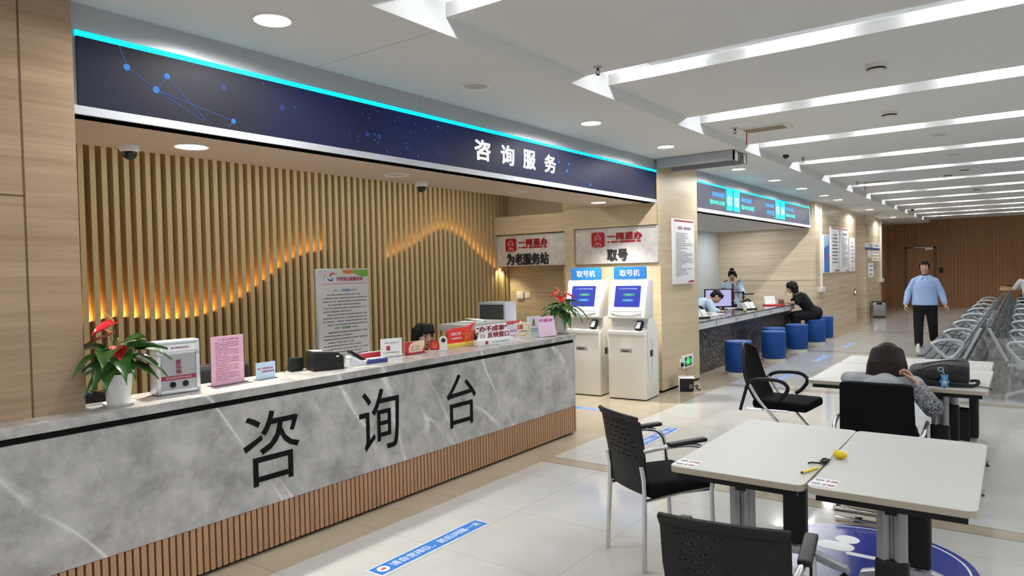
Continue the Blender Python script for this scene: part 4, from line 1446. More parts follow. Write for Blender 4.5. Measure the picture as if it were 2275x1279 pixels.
for (x, y), lab in (((-.80, 9.61), 'round flush ceiling speaker between two flat detectors'), ((-.80, 11.53), 'round flush ceiling speaker one slab beyond the first')):
    dup(OL, (x, y, SLAB_Z), 0, lab)

SPK = None
for (x, y), lab in (((-2.51, 4.55), 'sprinkler head on the first wide slab by the off speaker'), ((-2.50, 7.52), 'sprinkler head beside the ceiling vent'), ((-2.47, 10.25), 'sprinkler head past the dome camera'), ((-2.45, 14.0), 'far sprinkler head before the second vent')):
    if SPK is None:
        SPK = thing('sprinkler_head', lab, 'sprinkler', (x, y, SLAB_Z), 0, 'sprinkler heads on the slabs')
        MB().lathe([(0, 0), (.035, 0), (.034, -.006), (.012, -.010), (0, -.010)], (0, 0, 0), 20).build('escutcheon', 'grey_plastic', SPK)
        MB().cyl((0, 0, -.03), (0, 0, -.008), .009, n=10).tube([(-.012, 0, -.028), (-.014, 0, -.045), (0, 0, -.058)], .0025, 6).tube([(.012, 0, -.028), (.014, 0, -.045), (0, 0, -.058)], .0025, 6).cyl((0, 0, -.062), (0, 0, -.058), .015, n=14).build('nozzle', 'dark_plastic', SPK)
    else:
        dup(SPK, (x, y, SLAB_Z), 0, lab)
SMK = None
for (x, y), lab in (((-.89, 5.88), 'rounded white smoke detector on the second wide slab'), ((-1.07, 7.80), 'second smoke detector, flat and dark edged'), ((-1.05, 13.97), 'flat dark detector farther down the hall'), ((-.78, 13.38), 'small far detector beside the flat dark one'), ((-.79, 17.27), 'last tiny smoke detector on the slabs')):
    if SMK is None:
        SMK = thing('smoke_detector', lab, 'detector', (x, y, SLAB_Z), 0, 'detectors on the ceiling slabs')
        MB().lathe([(0, 0), (.075, 0), (.075, -.024), (.062, -.030), (.062, -.042), (.052, -.058), (0, -.062)], (0, 0, 0), 28).build('housing', 'cream_plastic', SMK)
        MB().lathe([(.064, -.0295), (.068, -.036), (.063, -.0415)], (0, 0, 0), 28).build('vent_ring', 'dark_plastic', SMK)
    else:
        dup(SMK, (x, y, SLAB_Z), 0, lab)
CAMT = None
for (x, y, z), lab, gr in (((-2.52, 9.57, SLAB_Z), 'white dome camera on the ceiling slabs past the sign box', None), ((-2.48, 21.97, SLAB_Z), 'far dome camera hanging before the brown wall', None),
                       ((-4.45, 2.12, 2.43), 'dome camera under the bay soffit near the wooden wall', None), ((-4.44, 4.70, 2.43), 'dome camera under the middle of the bay soffit', None)):
    if CAMT is None:
        CAMT = thing('dome_camera', lab, 'camera', (x, y, z), 0, 'dome cameras')
        MB().lathe([(0, 0), (.058, 0), (.058, -.03), (.045, -.04), (0, -.04)], (0, 0, 0), 26).build('mount', 'white_plastic', CAMT)
        MB().ell((0, 0, -.048), (.042, .042, .042)).build('dome', 'glass_dark', CAMT)
    else:
        dup(CAMT, (x, y, z), 0, lab)
VNT = None
for (x, y), lab in (((-2.25, 7.75), 'nearer slatted ceiling vent with a red ribbon'), ((-2.15, 14.2), 'farther slatted ceiling vent with a red ribbon')):
    if VNT is None:
        VNT = thing('ceiling_vent', lab, 'vent', (x, y, SLAB_Z), 0, 'ceiling vents')
        MB().bx(-.25, .25, -.16, -.12, -.014, 0).bx(-.25, .25, .12, .16, -.014, 0).bx(-.25, -.21, -.12, .12, -.014, 0).bx(.21, .25, -.12, .12, -.014, 0).build('frame', 'cream_plastic', VNT)
        m = MB()
        for i in range(6):
            m.box((0, -.10 + i * .04, -.008), (.42, .03, .004), 0, (35, 0, 0))
        m.build('louvre', pm('louvre_tan', (.50, .44, .33), .5), VNT)
        MB().tube([(-.2, 0, -.012), (-.2, .005, -.08), (-.205, -.005, -.16)], .006, 6, smooth=1).build('red_ribbon', pm('ribbon_red', (.45, .06, .04), .6), VNT)
    else:
        dup(VNT, (x, y, SLAB_Z), 0, lab)

# ------------------------------------------------------------------ tables
pm('table_top', (.54, .53, .505), .48, vary=.02, vscale=3)
pm('table_edge', (.47, .41, .32), .45)
TBL = None


def table(label, loc, rz):
    global TBL
    if TBL is not None:
        return dup(TBL, loc, rz, label)
    t = thing('folding_table', label, 'table', loc, rz, 'white topped flip tables')
    W, L = .281, .555
    m = MB()
    m.prism(rrect(2 * W, 2 * L, .035, 5), .705, .729)
    bmesh.ops.transform(m.bm, matrix=Matrix(((1, 0, 0, 0), (0, 0, 1, 0), (0, 1, 0, 0), (0, 0, 0, 1))), verts=m.bm.verts)
    bmesh.ops.recalc_face_normals(m.bm, faces=m.bm.faces)
    m.build('edge_band', 'table_edge', t, smooth=False)
    m = MB()
    m.prism(rrect(2 * W - .003, 2 * L - .003, .034, 5), .7285, .731)
    bmesh.ops.transform(m.bm, matrix=Matrix(((1, 0, 0, 0), (0, 0, 1, 0), (0, 1, 0, 0), (0, 0, 0, 1))), verts=m.bm.verts)
    bmesh.ops.recalc_face_normals(m.bm, faces=m.bm.faces)
    m.build('tabletop', 'table_top', t, smooth=False)
    m = MB()
    for s in (-1, 1):
        m.bx(-W + .03, W - .03, s * (L - .04) - .012, s * (L - .04) + .012, .675, .705)
    m.bx(-.02, .02, -L + .1, L - .1, .64, .68)
    m.build('under_rail', 'dark_plastic', t)
    for s in (-1, 1):
        y = s * .425
        m = MB()
        for x in (-.028, .028):
            m.cyl((x, y, .075), (x, y, .705), .026, n=18)
        m.bx(-.03, .03, y - .006, y + .006, .08, .70)
        leg = m.build('leg', 'grey_leg', t)
        MB().box((0, y, .295), (.118, .066, .34), .02, seg=3).build('leg_cover', 'dark_plastic', leg)
        m = MB()
        m.prism([(-.26, .03), (-.25, .055), (-.06, .115), (.06, .115), (.25, .055), (.26, .03), (.20, .032), (.05, .075), (-.05, .075), (-.20, .032)], y - .026, y + .026, bev=.004)
        foot = m.build('foot', 'silver_paint', t)
        m = MB()
        for x in (-.235, .235):
            m.cyl((x, y, .012), (x, y, .045), .007, n=10).lathe([(0, 0), (.022, 0), (.022, .006), (.008, .014), (0, .014)], (x, y, 0), 16)
        m.build('levellers', 'dark_plastic', foot)
    TBL = t
    return t


table('white flip table with a yellow pen lying on it', (-.990, 3.425, 0), 0)
table('white flip table joined to the one carrying the yellow pen', (-.422, 3.425, 0), 0.6)
table('white flip table at the elbow of the long-haired person', (-1.050, 6.12, 0), 0)
table('white flip table under the black backpack', (-.486, 6.12, 0), 0)
table('white flip table set crosswise behind the black backpack', (-.775, 6.97, 0), 90)

# taped number cards on the tables
CARD = None
for (x, y, rz), lab in (((-1.215, 2.945, -3), 'taped print card on the corner of the table with the pen'), ((-.648, 2.955, -4), 'taped print card between the pen and the empty table corner'),
                        ((-1.285, 5.65, -4), 'taped print card on the table corner facing the mesh chair'), ((-.32, 6.95, 176), 'taped print card on the crosswise table beyond the backpack')):
    if CARD is None:
        CARD = thing('table_label', lab, 'label', (x, y, .7315), rz, 'print cards taped to the tables')
        MB().bx(-.05, .05, -.055, .055, 0, .0006).build('card', 'paper', CARD, smooth=False)
        m = MB()
        for yy in (-.025, .028):
            m.bx(-.042, -.008, yy - .011, yy + .011, .0006, .0012)
        m.build('grey_print', pm('card_grey', (.28, .28, .31), .6), CARD, smooth=False)
        m = MB()
        for yy in (-.025, .028):
            m.bx(.018, .045, yy - .011, yy + .011, .0006, .0012).bx(.0, .012, yy - .012, yy + .012, .0006, .0012)
        m.build('red_print', pm('card_red', (.42, .16, .20), .6), CARD, smooth=False)
    else:
        dup(CARD, (x, y, .7315), rz, lab)

# pen and keyring figure
t = thing('pen', 'yellow pen lying beside the gap between the front tables', 'pen', (-.735, 3.085, .7315), 70)
MB().cyl((-.05, 0, .006), (.06, 0, .006), .0055, n=12).build('barrel', pm('pen_yellow', (.80, .62, .05), .4), t)
MB().cyl((-.062, 0, .006), (-.05, 0, .006), .0015, .0055, n=12).build('tip', 'dark_plastic', t)
t = thing('key_chain', 'yellow round figure on a black cord lying on the front tables', 'key chain', (-.70, 3.27, .7315))
m = MB()
m.ell((.03, .09, .018), (.03, .022, .018)).ell((.018, .10, .026), (.016, .014, .012))
m.build('yellow_figure', pm('figure_yellow', (.85, .62, .02), .35), t)
m = MB()
m.ell((.042, .079, .03), (.0025, .0025, .0025), n=8).ell((.02, .086, .034), (.0025, .0025, .0025), n=8)
m.build('eyes', 'black_matte', t)
MB().tube([(.01, .07, .012), (0, .03, .008), (-.01, -.01, .01), (-.02, -.04, .008)], .0035, 6, smooth=2).build('cord', 'grey_plastic', t)
m = MB()
for i in range(7):
    m.tube([(-.012 + .014 * cos(a + i), -.015 + .010 * i - .03 + .012 * sin(a + i), .006 + .003 * (i % 3)) for a in [k * .7 for k in range(9)]], .0025, 5, closed=True)
m.build('black_clip', 'dark_plastic', t)
MB().tube([(-.02, -.05, .006), (-.055, -.06, .007), (-.065, -.075, .006)], .004, 6).build('strap', 'dark_plastic', t)

# ------------------------------------------------------------------ chairs (front of the chair is +y)
VC = None


def visitor_chair(label, loc, rz):
    global VC
    if VC is not None:
        return dup(VC, loc, rz, label)
    t = thing('visitor_chair', label, 'chair', loc, rz, 'black slotted-back visitor chairs')
    m = MB()
    m.box((0, .02, .425), (.41, .43, .082), .036, seg=4)
    for v in m.bm.verts:
        v.co.z += .012 * (1 - (v.co.x / .2) ** 2) * (1 if v.co.z > .435 else .3) - .02 * max(0, (v.co.y - .12) / .12) ** 2
    m.build('seat', 'black_fabric', t)
    # curved shell with rows of slots
    NU, NV = 60, 88

    def shell(u, v):
        z = .40 + v * .43
        wv = .172 + .022 * min(1, v * 1.6)
        x = (u * 2 - 1) * wv
        y = -.205 - .085 * v ** 1.3 + .045 * (abs(u * 2 - 1) ** 2) * (0.3 + .7 * v)
        if v > .94:
            y -= .012
        return (x, y, z - .01 * (u * 2 - 1) ** 2 * v)
    rnd = random.Random(7)
    holes = set()
    for r in range(40, 80, 6):
        i = 9 + (r // 6) % 3
        while i < 50:
            L = rnd.randint(3, 8)
            for k in range(L):
                if i + k < 53:
                    holes.add((i + k, r + (1 if k > L // 2 else 0)))
            i += L + rnd.randint(2, 4)
    m = MB()
    m.grid(shell, NU, NV, skip=lambda i, j: (i, j) in holes)
    bk = m.build('backrest', 'dark_plastic', t, mods=[('SOLIDIFY', dict(thickness=.016, offset=0.0))])
    m = MB()
    m.tube([shell(u / 20, .985) for u in range(21)], .013, 8)
    m.build('top_rail', 'dark_plastic', bk)
    for s in (-1, 1):
        m = MB()
        m.tube([(s * .192, -.225, .0), (s * .186, -.215, .25), (s * .176, -.205, .46), (s * .174, -.222, .56)], .0125, 12, smooth=1)
        m.build('leg', 'chrome', t)
        m = MB()
        m.tube([(s * .205, .215, .0), (s * .208, .20, .30), (s * .214, .19, .56), (s * .214, .15, .63), (s * .212, .05, .655), (s * .207, -.10, .655), (s * .190, -.22, .64)], .0125, 12, smooth=2)
        m.build('leg', 'chrome', t)
        m = MB()
        m.box((s * .214, .04, .668), (.045, .24, .022), .010, (2, 0, 0), seg=3)
        m.build('armrest', 'dark_plastic', t)
    m = MB()
    for s in (-1, 1):
        m.tube([(s * .187, -.21, .375), (s * .196, 0, .395), (s * .206, .20, .40)], .009, 8)
    m.tube([(-.20, .14, .395), (.20, .14, .395)], .009, 8).tube([(-.19, -.12, .39), (.19, -.12, .39)], .009, 8)
    m.build('seat_frame', 'chrome', t)
    VC = t
    return t


visitor_chair('black slotted-back chair standing side-on between counter and front table', (-1.665, 3.625, 0), -32)
visitor_chair('black slotted-back chair with its back cut off by the lower edge', (-.785, 2.33, 0), 8)

# mesh cantilever chair
t = thing('mesh_chair', 'black mesh cantilever chair with looped arms beside the blue stools', 'chair', (-1.68, 6.22, 0), -94)
m = MB()
m.box((0, .03, .425), (.44, .46, .075), .035, seg=4)
m.build('seat', 'black_fabric', t)


def mback(u, v):
    w = .20 * (1 - .35 * v ** 3) + .015 * sin(pi * v)
    x = (u * 2 - 1) * w
    return (x, -.215 - .13 * v + .05 * (u * 2 - 1) ** 2 - .03 * sin(pi * v), .44 + .47 * v - .05 * v * (u * 2 - 1) ** 2)


m = MB()
m.grid(mback, 16, 18)
m.build('backrest', 'black_mesh', t, mods=[('SOLIDIFY', dict(thickness=.012))])
m = MB()
m.tube([mback(0, v / 10) for v in range(11)] + [mback(u / 10, 1) for u in range(1, 11)] + [mback(1, 1 - v / 10) for v in range(1, 11)], .012, 8)
m.build('back_rim', 'dark_plastic', t)
for s in (-1, 1):
    m = MB()
    m.tube([(s * .235, -.24, .55), (s * .25, -.20, .635), (s * .262, -.02, .65), (s * .258, .08, .64), (s * .25, .13, .585), (s * .243, .07, .50), (s * .235, .02, .465)], .016, 10, smooth=2)
    m.build('armrest', 'dark_plastic', t)
    m = MB()
    m.tube([(s * .235, -.22, .60), (s * .235, -.13, .46), (s * .235, .02, .30), (s * .235, .28, .012)], .0125, 12)
    m.build('leg', 'chrome', t)
    MB().tube([(s * .225, -.24, .56), (s * .22, -.30, .36)], .014, 8).build('back_strut', 'dark_plastic', t)
MB().tube([(-.235, .28, .013), (.235, .28, .013)], .0125, 10).tube([(-.235, -.10, .385), (.235, -.10, .385)], .011, 10).tube([(-.225, -.24, .38), (-.2, .1, .385)], .010, 8).tube([(.225, -.24, .38), (.2, .1, .385)], .010, 8).build('base_bar', 'chrome', t)

# upholstered chair of the seated woman
t = thing('office_armchair', 'black upholstered armchair with chrome arms, woman seated on it', 'chair', (-.775, 5.13, 0), 3)
MB().box((0, .03, .42), (.43, .42, .09), .035, seg=4).build('seat', 'black_fabric', t)
m = MB()
m.grid(lambda u, v: ((u * 2 - 1) * (.217 - .012 * v), -.20 - .07 * v + .03 * (u * 2 - 1) ** 2, .39 + .46 * v - .012 * abs(u * 2 - 1) ** 6 * v), 20, 14)
m.build('backrest', 'black_fabric', t, mods=[('SOLIDIFY', dict(thickness=.045, offset=0.0)), ('BEVEL', dict(width=.012, segments=3))])
for s in (-1, 1):
    m = MB()
    m.tube([(s * .20, -.26, .50), (s * .255, -.22, .525), (s * .262, -.02, .56), (s * .262, .14, .555), (s * .258, .20, .50), (s * .252, .235, .012)], .013, 12, smooth=2)
    m.build('armrest', 'chrome', t)
    MB().tube([(s * .252, .235, .013), (s * .25, 0, .013), (s * .245, -.24, .013)], .0125, 10).build('leg', 'chrome', t)
MB().tube([(-.245, -.24, .013), (.245, -.24, .013)], .0125, 10).tube([(-.25, .10, .37), (.25, .10, .37)], .012, 10).tube([(-.2, -.16, .38), (-.2, .16, .38)], .010).tube([(.2, -.16, .38), (.2, .16, .38)], .010).build('base_bar', 'chrome', t)

# ------------------------------------------------------------------ backpack, charm, bin
pm('pack_fabric', (.016, .017, .020), .75, bump=.35, bscale=700)
t = thing('backpack', 'black backpack lying flat on the white table', 'backpack', (-.475, 5.80, .731), 3)
m = MB()
m.box((-.03, .04, .075), (.38, .30, .145), .05, seg=5)
for v in m.bm.verts:
    u = (v.co.x + .03) / .19
    if v.co.z > .06:
        v.co.z += .035 * (u + .35) * (1 - u * u * .55) - .025 * max(0, -u) - .02 * max(0, -(v.co.y) / .1)
    v.co.y += .012 * sin(u * 5) * (v.co.z / .15)
m.build('body', 'pack_fabric', t, mods=[('SUBSURF', dict(levels=1))])
m = MB()
m.tube([(-.15, -.09, .10), (-.06, -.095, .135), (.02, -.09, .15), (.09, -.10, .135), (.155, -.08, .10)], .004, 6, smooth=2)
m.tube([(-.02, -.095, .145), (.02, -.10, .115), (.06, -.105, .09)], .004, 6, smooth=2)
m.tube([(-.13, .02, .128), (0, .03, .165), (.13, .02, .165)], .004, 6, smooth=2)
m.build('zips', 'glass_dark', t)
m = MB()
for dz in (0, .014):
    m.tube([(-.14, -.10, .022 + dz), (-.02, -.135, .012 + dz), (.12, -.125, .010 + dz), (.19, -.11, .012), (.215, -.10, .035 + dz), (.20, -.06, .045), (.16, -.06, .04)], .010, 6, smooth=2)
m.build('straps', 'pack_fabric', t)
MB().tube([(.20, -.11, .012), (.235, -.12, .01), (.27, -.16, .012), (.285, -.185, .006)], .0035, 6, smooth=2).build('loose_cord', 'pack_fabric', t)
MB().tube([(-.05, -.10, .02), (-.05, -.13, .06), (.0, -.13, .075), (.0, -.10, .04)], .007, 6, smooth=2).build('handle', 'pack_fabric', t)
t = thing('bag_charm', 'small plush blue charm on a ring, hanging from the backpack', 'charm', (-.452, 5.635, .731), 3)
m = MB()
m.ell((0, 0, .032), (.022, .016, .030)).ell((0, 0, .066), (.021, .016, .020)).ell((-.016, 0, .084), (.007, .006, .009), n=10).ell((.016, 0, .084), (.007, .006, .009), n=10)
m.ell((-.013, -.003, .008), (.011, .012, .009), n=12).ell((.013, -.003, .008), (.011, .012, .009), n=12).ell((-.022, -.004, .042), (.007, .007, .012), n=10).ell((.022, -.004, .042), (.007, .007, .012), n=10)
m.build('plush_body', pm('plush_blue', (.10, .33, .68), .9, bump=.7, bscale=600), t)
MB().ell((0, -.012, .034), (.014, .008, .016)).ell((.0, -.013, .062), (.010, .007, .006)).build('pale_belly', pm('plush_pale', (.58, .62, .72), .9), t)
m = MB()
m.ell((-.007, -.017, .071), (.0022, .0015, .0022), n=8).ell((.007, -.017, .071), (.0022, .0015, .0022), n=8)
m.build('eyes', 'black_matte', t)
m = MB()
m.tube([(.0 + .017 * cos(a) - .022, -.004, .125 + .013 * sin(a)) for a in [k * .52 for k in range(12)]], .003, 6, closed=True)
m.tube([(-.012, -.004, .113), (-.004, -.003, .10), (0, 0, .088)], .003, 6)
m.build('ring', pm('ring_pale', (.50, .66, .86), .35), t)
t = thing('waste_bin', 'black waste bin under the crosswise table', 'bin', (-.435, 7.42, 0), 30)
m = MB()
m.lathe([(0, 0), (.075, 0), (.095, .26), (.10, .27), (.09, .27), (.073, .02), (0, .02)], (0, 0, 0), 4)
m.build('bucket', 'dark_plastic', t, ang=20)
MB().lathe([(.095, .262), (.102, .262), (.102, .276), (.088, .276), (.088, .262)], (0, 0, 0), 4).build('rim', 'black_matte', t)
t = thing('charging_board', 'wooden board with a chrome rail lying under the front tables', 'board', (-.86, 4.74, 0), 0)
MB().bx(-.10, .22, -.08, .03, 0, .012).build('plank', pm('plank_tan', (.45, .36, .25), .5), t)
MB().tube([(-.10, -.07, .03), (.0, -.075, .028), (.22, -.07, .028)], .010, 8, smooth=1).box((.02, -.04, .022), (.05, .05, .02), .004).build('rail', 'chrome', t)

# ------------------------------------------------------------------ floor signs
pm('sticker_white', (.78, .82, .88), .35)
QS = None
for (x, y, rz, k), lab in (((-2.822, 3.005, 90, 0), 'blue queueing floor sticker beside the counter lettering, fully readable'), ((-2.84, 6.09, 90, 1), 'blue queueing floor sticker beyond the slotted-back chair'),
                           ((-2.80, 10.52, 90, 2), 'blue queueing floor sticker behind the mesh chair arms'), ((-2.81, 12.72, 90, 3), 'blue queueing floor sticker level with the third blue stool'),
                           ((-2.81, 15.0, 90, 4), 'last blue queueing floor sticker towards the brown wall'), ((-4.22, 6.97, 8, 5), 'blue floor sticker in front of the ticket kiosks')):
    if QS is None:
        QS = thing('floor_sticker', lab, 'sticker', (x, y, .0), rz, 'blue queueing stickers on the floor')
        MB().bx(-.465, .465, -.062, .062, 0, .0012).build('white_border', 'sticker_white', QS, smooth=False)
        MB().bx(-.455, .455, -.054, .054, .001, .0020).build('blue_field', 'blue_vinyl', QS, smooth=False)
        ML = Matrix(((1, 0, 0, 0), (0, 0, 1, 0), (0, -1, 0, 0), (0, 0, 0, 1)))
        lettering('white_lettering', '请自觉排队，前后间隔一米', -.335, -.030, .43, .030, .0020, 'white_print', QS, M=ML, thick=.0006)
        MB().cyl((-.395, 0, .0019), (-.395, 0, .0026), .036, n=28).build('white_disc', 'white_print', QS, smooth=False)
        m = MB()
        m.prism([(-.02, -.006), (0, -.006), (0, -.016), (.022, 0), (0, .016), (0, .006), (-.02, .006)], -.0034, -.0026)
        bmesh.ops.transform(m.bm, matrix=Matrix.Translation((-.395, 0, 0)) @ ML, verts=m.bm.verts)
        m.build('red_arrow', 'red_print', QS, smooth=False)
    else:
        dup(QS, (x, y, 0), rz, lab)
t = thing('floor_decal', 'round blue floor decal with a white person symbol under the front tables', 'sticker', (-.72, 4.13, 0), 0)
MB().cyl((0, 0, 0), (0, 0, .0012), .535, n=72).build('blue_disc', pm('decal_blue', (.035, .05, .28), .25), t, smooth=False)
m = MB()


def ring(m, c, r0, r1, a0=0, a1=360, n=72, z=.0018):
    vs = []
    for i in range(n + 1):
        a = R(a0 + (a1 - a0) * i / n)
        vs.append((m.bm.verts.new((c[0] + r0 * cos(a), c[1] + r0 * sin(a), z)), m.bm.verts.new((c[0] + r1 * cos(a), c[1] + r1 * sin(a), z))))
    for p, q in zip(vs, vs[1:]):
        m.bm.faces.new((p[0], p[1], q[1], q[0]))


ring(m, (0, 0), .492, .503)
m.build('thin_ring', 'white_print', t, smooth=False)
m = MB()
ring(m, (-.11, -.12), .235, .275, 95, 330, 50)
m.cyl((-.12, .25, .0012), (-.12, .25, .002), .065, n=28)
m.prism(rrect(.20, .13, .06, 5, -.16, .12), .0012, .002, Matrix(((1, 0, 0, 0), (0, 0, 1, 0), (0, 1, 0, 0), (0, 0, 0, 1))))
m.prism(rrect(.30, .045, .02, 5, .06, .045), .0012, .002, Matrix(((1, 0, 0, 0), (0, 0, 1, 0), (0, 1, 0, 0), (0, 0, 0, 1))))
m.prism(rrect(.07, .30, .03, 5, .16, -.10), .0012, .002, Matrix(((1, 0, 0, 0), (0, 0, 1, 0), (0, 1, 0, 0), (0, 0, 0, 1))))
o = m.build('person_symbol', 'white_print', t, smooth=False)

# ------------------------------------------------------------------ blue stools
pm('stool_blue', (.006, .052, .235), .5, spec=.25, bump=.2, bscale=400)
pm('stool_top', (.012, .085, .32), .45, spec=.35)
ST = None
for (x, y), lab in (((-3.45, 10.38), 'blue drum stool beside the wooden column and black marble'), ((-3.44, 12.15), 'blue drum stool rising behind the mesh chair'),
                    ((-3.62, 12.80), 'blue drum stool tucked behind the second one'), ((-3.45, 13.68), 'blue drum stool third along the front row'),
                    ((-3.45, 15.10), 'blue drum stool under the customer in black'), ((-3.48, 15.95), 'blue drum stool behind the stool of the customer in black')):
    if ST is None:
        ST = thing('drum_stool', lab, 'stool', (x, y, 0), 0, 'blue drum stools at the service counter')
        MB().lathe([(0, .04), (.19, .04), (.195, .05), (.195, .455), (.19, .462), (0, .462)], (0, 0, 0), 48).build('drum', 'stool_blue', ST)
        MB().lathe([(.18, .455), (.196, .46), (.198, .475), (.190, .49), (.12, .497), (0, .499)], (0, 0, 0), 48).build('seat_pad', 'stool_top', ST)
        MB().lathe([(0, 0), (.178, 0), (.178, .042), (0, .042)], (0, 0, 0), 48).build('base_ring', 'cream_plastic', ST)
    else:
        dup(ST, (x, y, 0), 0, lab)

# ------------------------------------------------------------------ service counter in the second bay
sc = thing('service_counter', 'black marble service counter with a pale edge band behind the blue stools', 'counter', (0, 0, 0))
CZ = .80
MB().bx(-4.02, -3.93, 9.64, 15.2, .06, CZ - .11).bx(-4.02, -3.93, 9.64, 15.15, 0, .06).build('front_panel', 'black_marble', sc, smooth=False)
m = MB()
m.prism([(x, y) for x, y in [(-4.46, 9.64), (-3.84, 9.64)] + [(-3.96 + .12 * cos(R(a)), 15.10 + .12 * sin(R(a))) for a in range(0, 91, 10)] + [(-4.46, 15.22)]], CZ - .02, CZ)
bmesh.ops.transform(m.bm, matrix=Matrix(((1, 0, 0, 0), (0, 0, 1, 0), (0, 1, 0, 0), (0, 0, 0, 1))), verts=m.bm.verts)
bmesh.ops.recalc_face_normals(m.bm, faces=m.bm.faces)
m.build('worktop', marble('brown_marble', (.20, .17, .145), (.06, .05, .045), (.5, .45, .38), .12, vscale=3, nscale=10), sc, smooth=False)
m = MB()
m.prism([(x, y) for x, y in [(-4.0, 9.64), (-3.845, 9.64)] + [(-3.96 + .115 * cos(R(a)), 15.10 + .115 * sin(R(a))) for a in range(0, 91, 10)] + [(-4.0, 15.215)]], CZ - .115, CZ - .02)
bmesh.ops.transform(m.bm, matrix=Matrix(((1, 0, 0, 0), (0, 0, 1, 0), (0, 1, 0, 0), (0, 0, 0, 1))), verts=m.bm.verts)
bmesh.ops.recalc_face_normals(m.bm, faces=m.bm.faces)
m.build('edge_band', pm('band_pale', (.62, .65, .69), .3), sc, smooth=False)
m = MB()
for y in (10.55, 11.45, 12.4, 13.35, 14.3):
    m.bx(-3.846, -3.8435, y, y + .03, CZ - .10, CZ - .035)
m.build('dark_marks', pm('mark_dark', (.10, .08, .10), .5), sc, smooth=False)
m = MB()
for y in (10.55, 11.45, 12.4, 13.35, 14.3):
    m.bx(-3.846, -3.8435, y + .07, y + .22, CZ - .075, CZ - .05)
m.build('rose_marks', pm('mark_rose', (.50, .36, .40), .5), sc, smooth=False)
MB().bx(-4.45, -4.42, 9.7, 15.2, 0, CZ - .02).build('back_panel', 'dark_plastic', sc, smooth=False)

t = thing('monitor', 'black computer monitor with a pale lilac screen on the service counter', 'monitor', (-4.62, 12.80, .78), 38)
MB().box((0, .0, .235), (.52, .035, .34), .006).build('case', 'dark_plastic', t)
MB().bx(-.24, .24, -.020, -.016, .085, .385).build('screen', glow('monitor_lilac', (.50, .50, .85), .75), t)
MB().cyl((0, .02, .01), (0, .02, .1), .02).box((0, .02, .006), (.2, .16, .012), .004).build('stand', 'dark_plastic', t)
t = thing('monitor', 'second black monitor seen from its back edge, by the standing clerk', 'monitor', (-4.66, 13.22, .78), 118)
MB().box((0, .0, .24), (.40, .04, .34), .01).build('case', 'dark_plastic', t)
MB().cyl((0, .02, .01), (0, .02, .1), .02).box((0, .02, .006), (.2, .16, .012), .004).build('stand', 'dark_plastic', t)


def scan_unit(label, loc, rz):
    t = thing('document_scanner', label, 'device', loc, rz, 'counter terminals')
    MB().box((0, .03, .012), (.34, .22, .024), .006).build('base', 'dark_plastic', t)
    MB().prism([(-.16, .02), (-.05, .02), (-.05, .05), (-.12, .13), (-.16, .13)], -.06, .09, bev=.004).build('side_unit', 'pale_grey', t)
    m = MB()
    m.box((-.02, -.02, .075), (.09, .012, .14), .004, (-35, 0, 0)).box((.09, -.02, .075), (.10, .012, .14), .004, (-35, 0, 0))
    m.build('screens', 'white_plastic', t)
    MB().tube([(.02, .10, .08), (.05, .12, .17), (.16, .12, .18), (.19, .10, .08)], .018, 8, smooth=2).build('handset', 'dark_plastic', t)
    return t


scan_unit('black terminal with white tablets beside the bent clerk', (-4.13, 10.55, CZ), 60)
scan_unit('black terminal with white tablets in the middle of the service counter', (-4.13, 12.95, CZ), 60)
t = thing('camera_arm', 'black jointed camera arm standing on the service counter', 'arm', (-4.36, 13.45, CZ), 52)
MB().cyl((0, 0, .01), (0, 0, .32), .012, n=10).cyl((0, 0, 0), (0, 0, .012), .06).tube([(-.28, 0, .30), (.0, 0, .30)], .012, 8).tube([(0, 0, .26), (.22, 0, .26)], .012, 8).build('arm', 'dark_plastic', t)
MB().ell((-.28, 0, .29), (.03, .03, .05)).ell((0, 0, .28), (.026, .026, .03)).ell((0, 0, .2), (.02, .02, .02)).build('joints', 'black_matte', t)
t = thing('desk_plant', 'small dark leafy plant behind the service counter terminals', 'plant', (-4.28, 13.22, CZ))
MB().lathe([(0, 0), (.04, 0), (.05, .07), (0, .07)], (0, 0, 0), 18).build('pot', 'dark_plastic', t)
m = MB()
for i in range(9):
    a = i * 2.4
    heart(m, (.02 * cos(a), .02 * sin(a), .09 + .006 * i), (cos(a), sin(a), .6), .11, .07, .5)
m.build('foliage', 'leaf', t, mods=[('SOLIDIFY', dict(thickness=.001))])
t = thing('tennis_ball', 'pale green ball lying on the service counter', 'ball', (-3.98, 12.35, CZ + .03))
MB().ell((0, 0, 0), (.03, .03, .03)).build('ball', pm('ball_green', (.62, .68, .22), .7), t)
t = thing('document_folder', 'red folder under the customer arm on the service counter', 'folder', (-4.05, 14.35, CZ), 50)
MB().box((0, 0, .012), (.34, .26, .022), .004, (0, 0, 0)).build('cover', 'folder_red', t)
t = thing('paper_sheets', 'white printed sheet propped before the customer in black', 'papers', (-4.22, 14.72, CZ), 38)
m = MB()
m.box((0, .03, .09), (.22, .003, .17), 0, (-20, 0, 0)).box((.0, -.07, .004), (.22, .16, .004))
m.build('sheets', 'paper', t)
t = thing('paper_sheets', 'loose white papers before the clerk bent over the counter', 'papers', (-4.18, 11.2, CZ), 20)
m = MB()
m.box((0, 0, .004), (.26, .18, .006), 0, (0, 0, 8)).box((.12, .16, .012), (.2, .14, .02), .002, (0, 0, -16)).box((.0, .3, .02), (.18, .14, .035), .003, (0, 0, 5))
m.build('sheets', 'paper', t)
t = thing('service_desk', 'grey inner desk behind the service counter', 'desk', (-4.66, 13.15, 0))
MB().bx(-.19, .19, -.75, .75, .74, .78, .006).build('desktop', 'desk_grey', t)
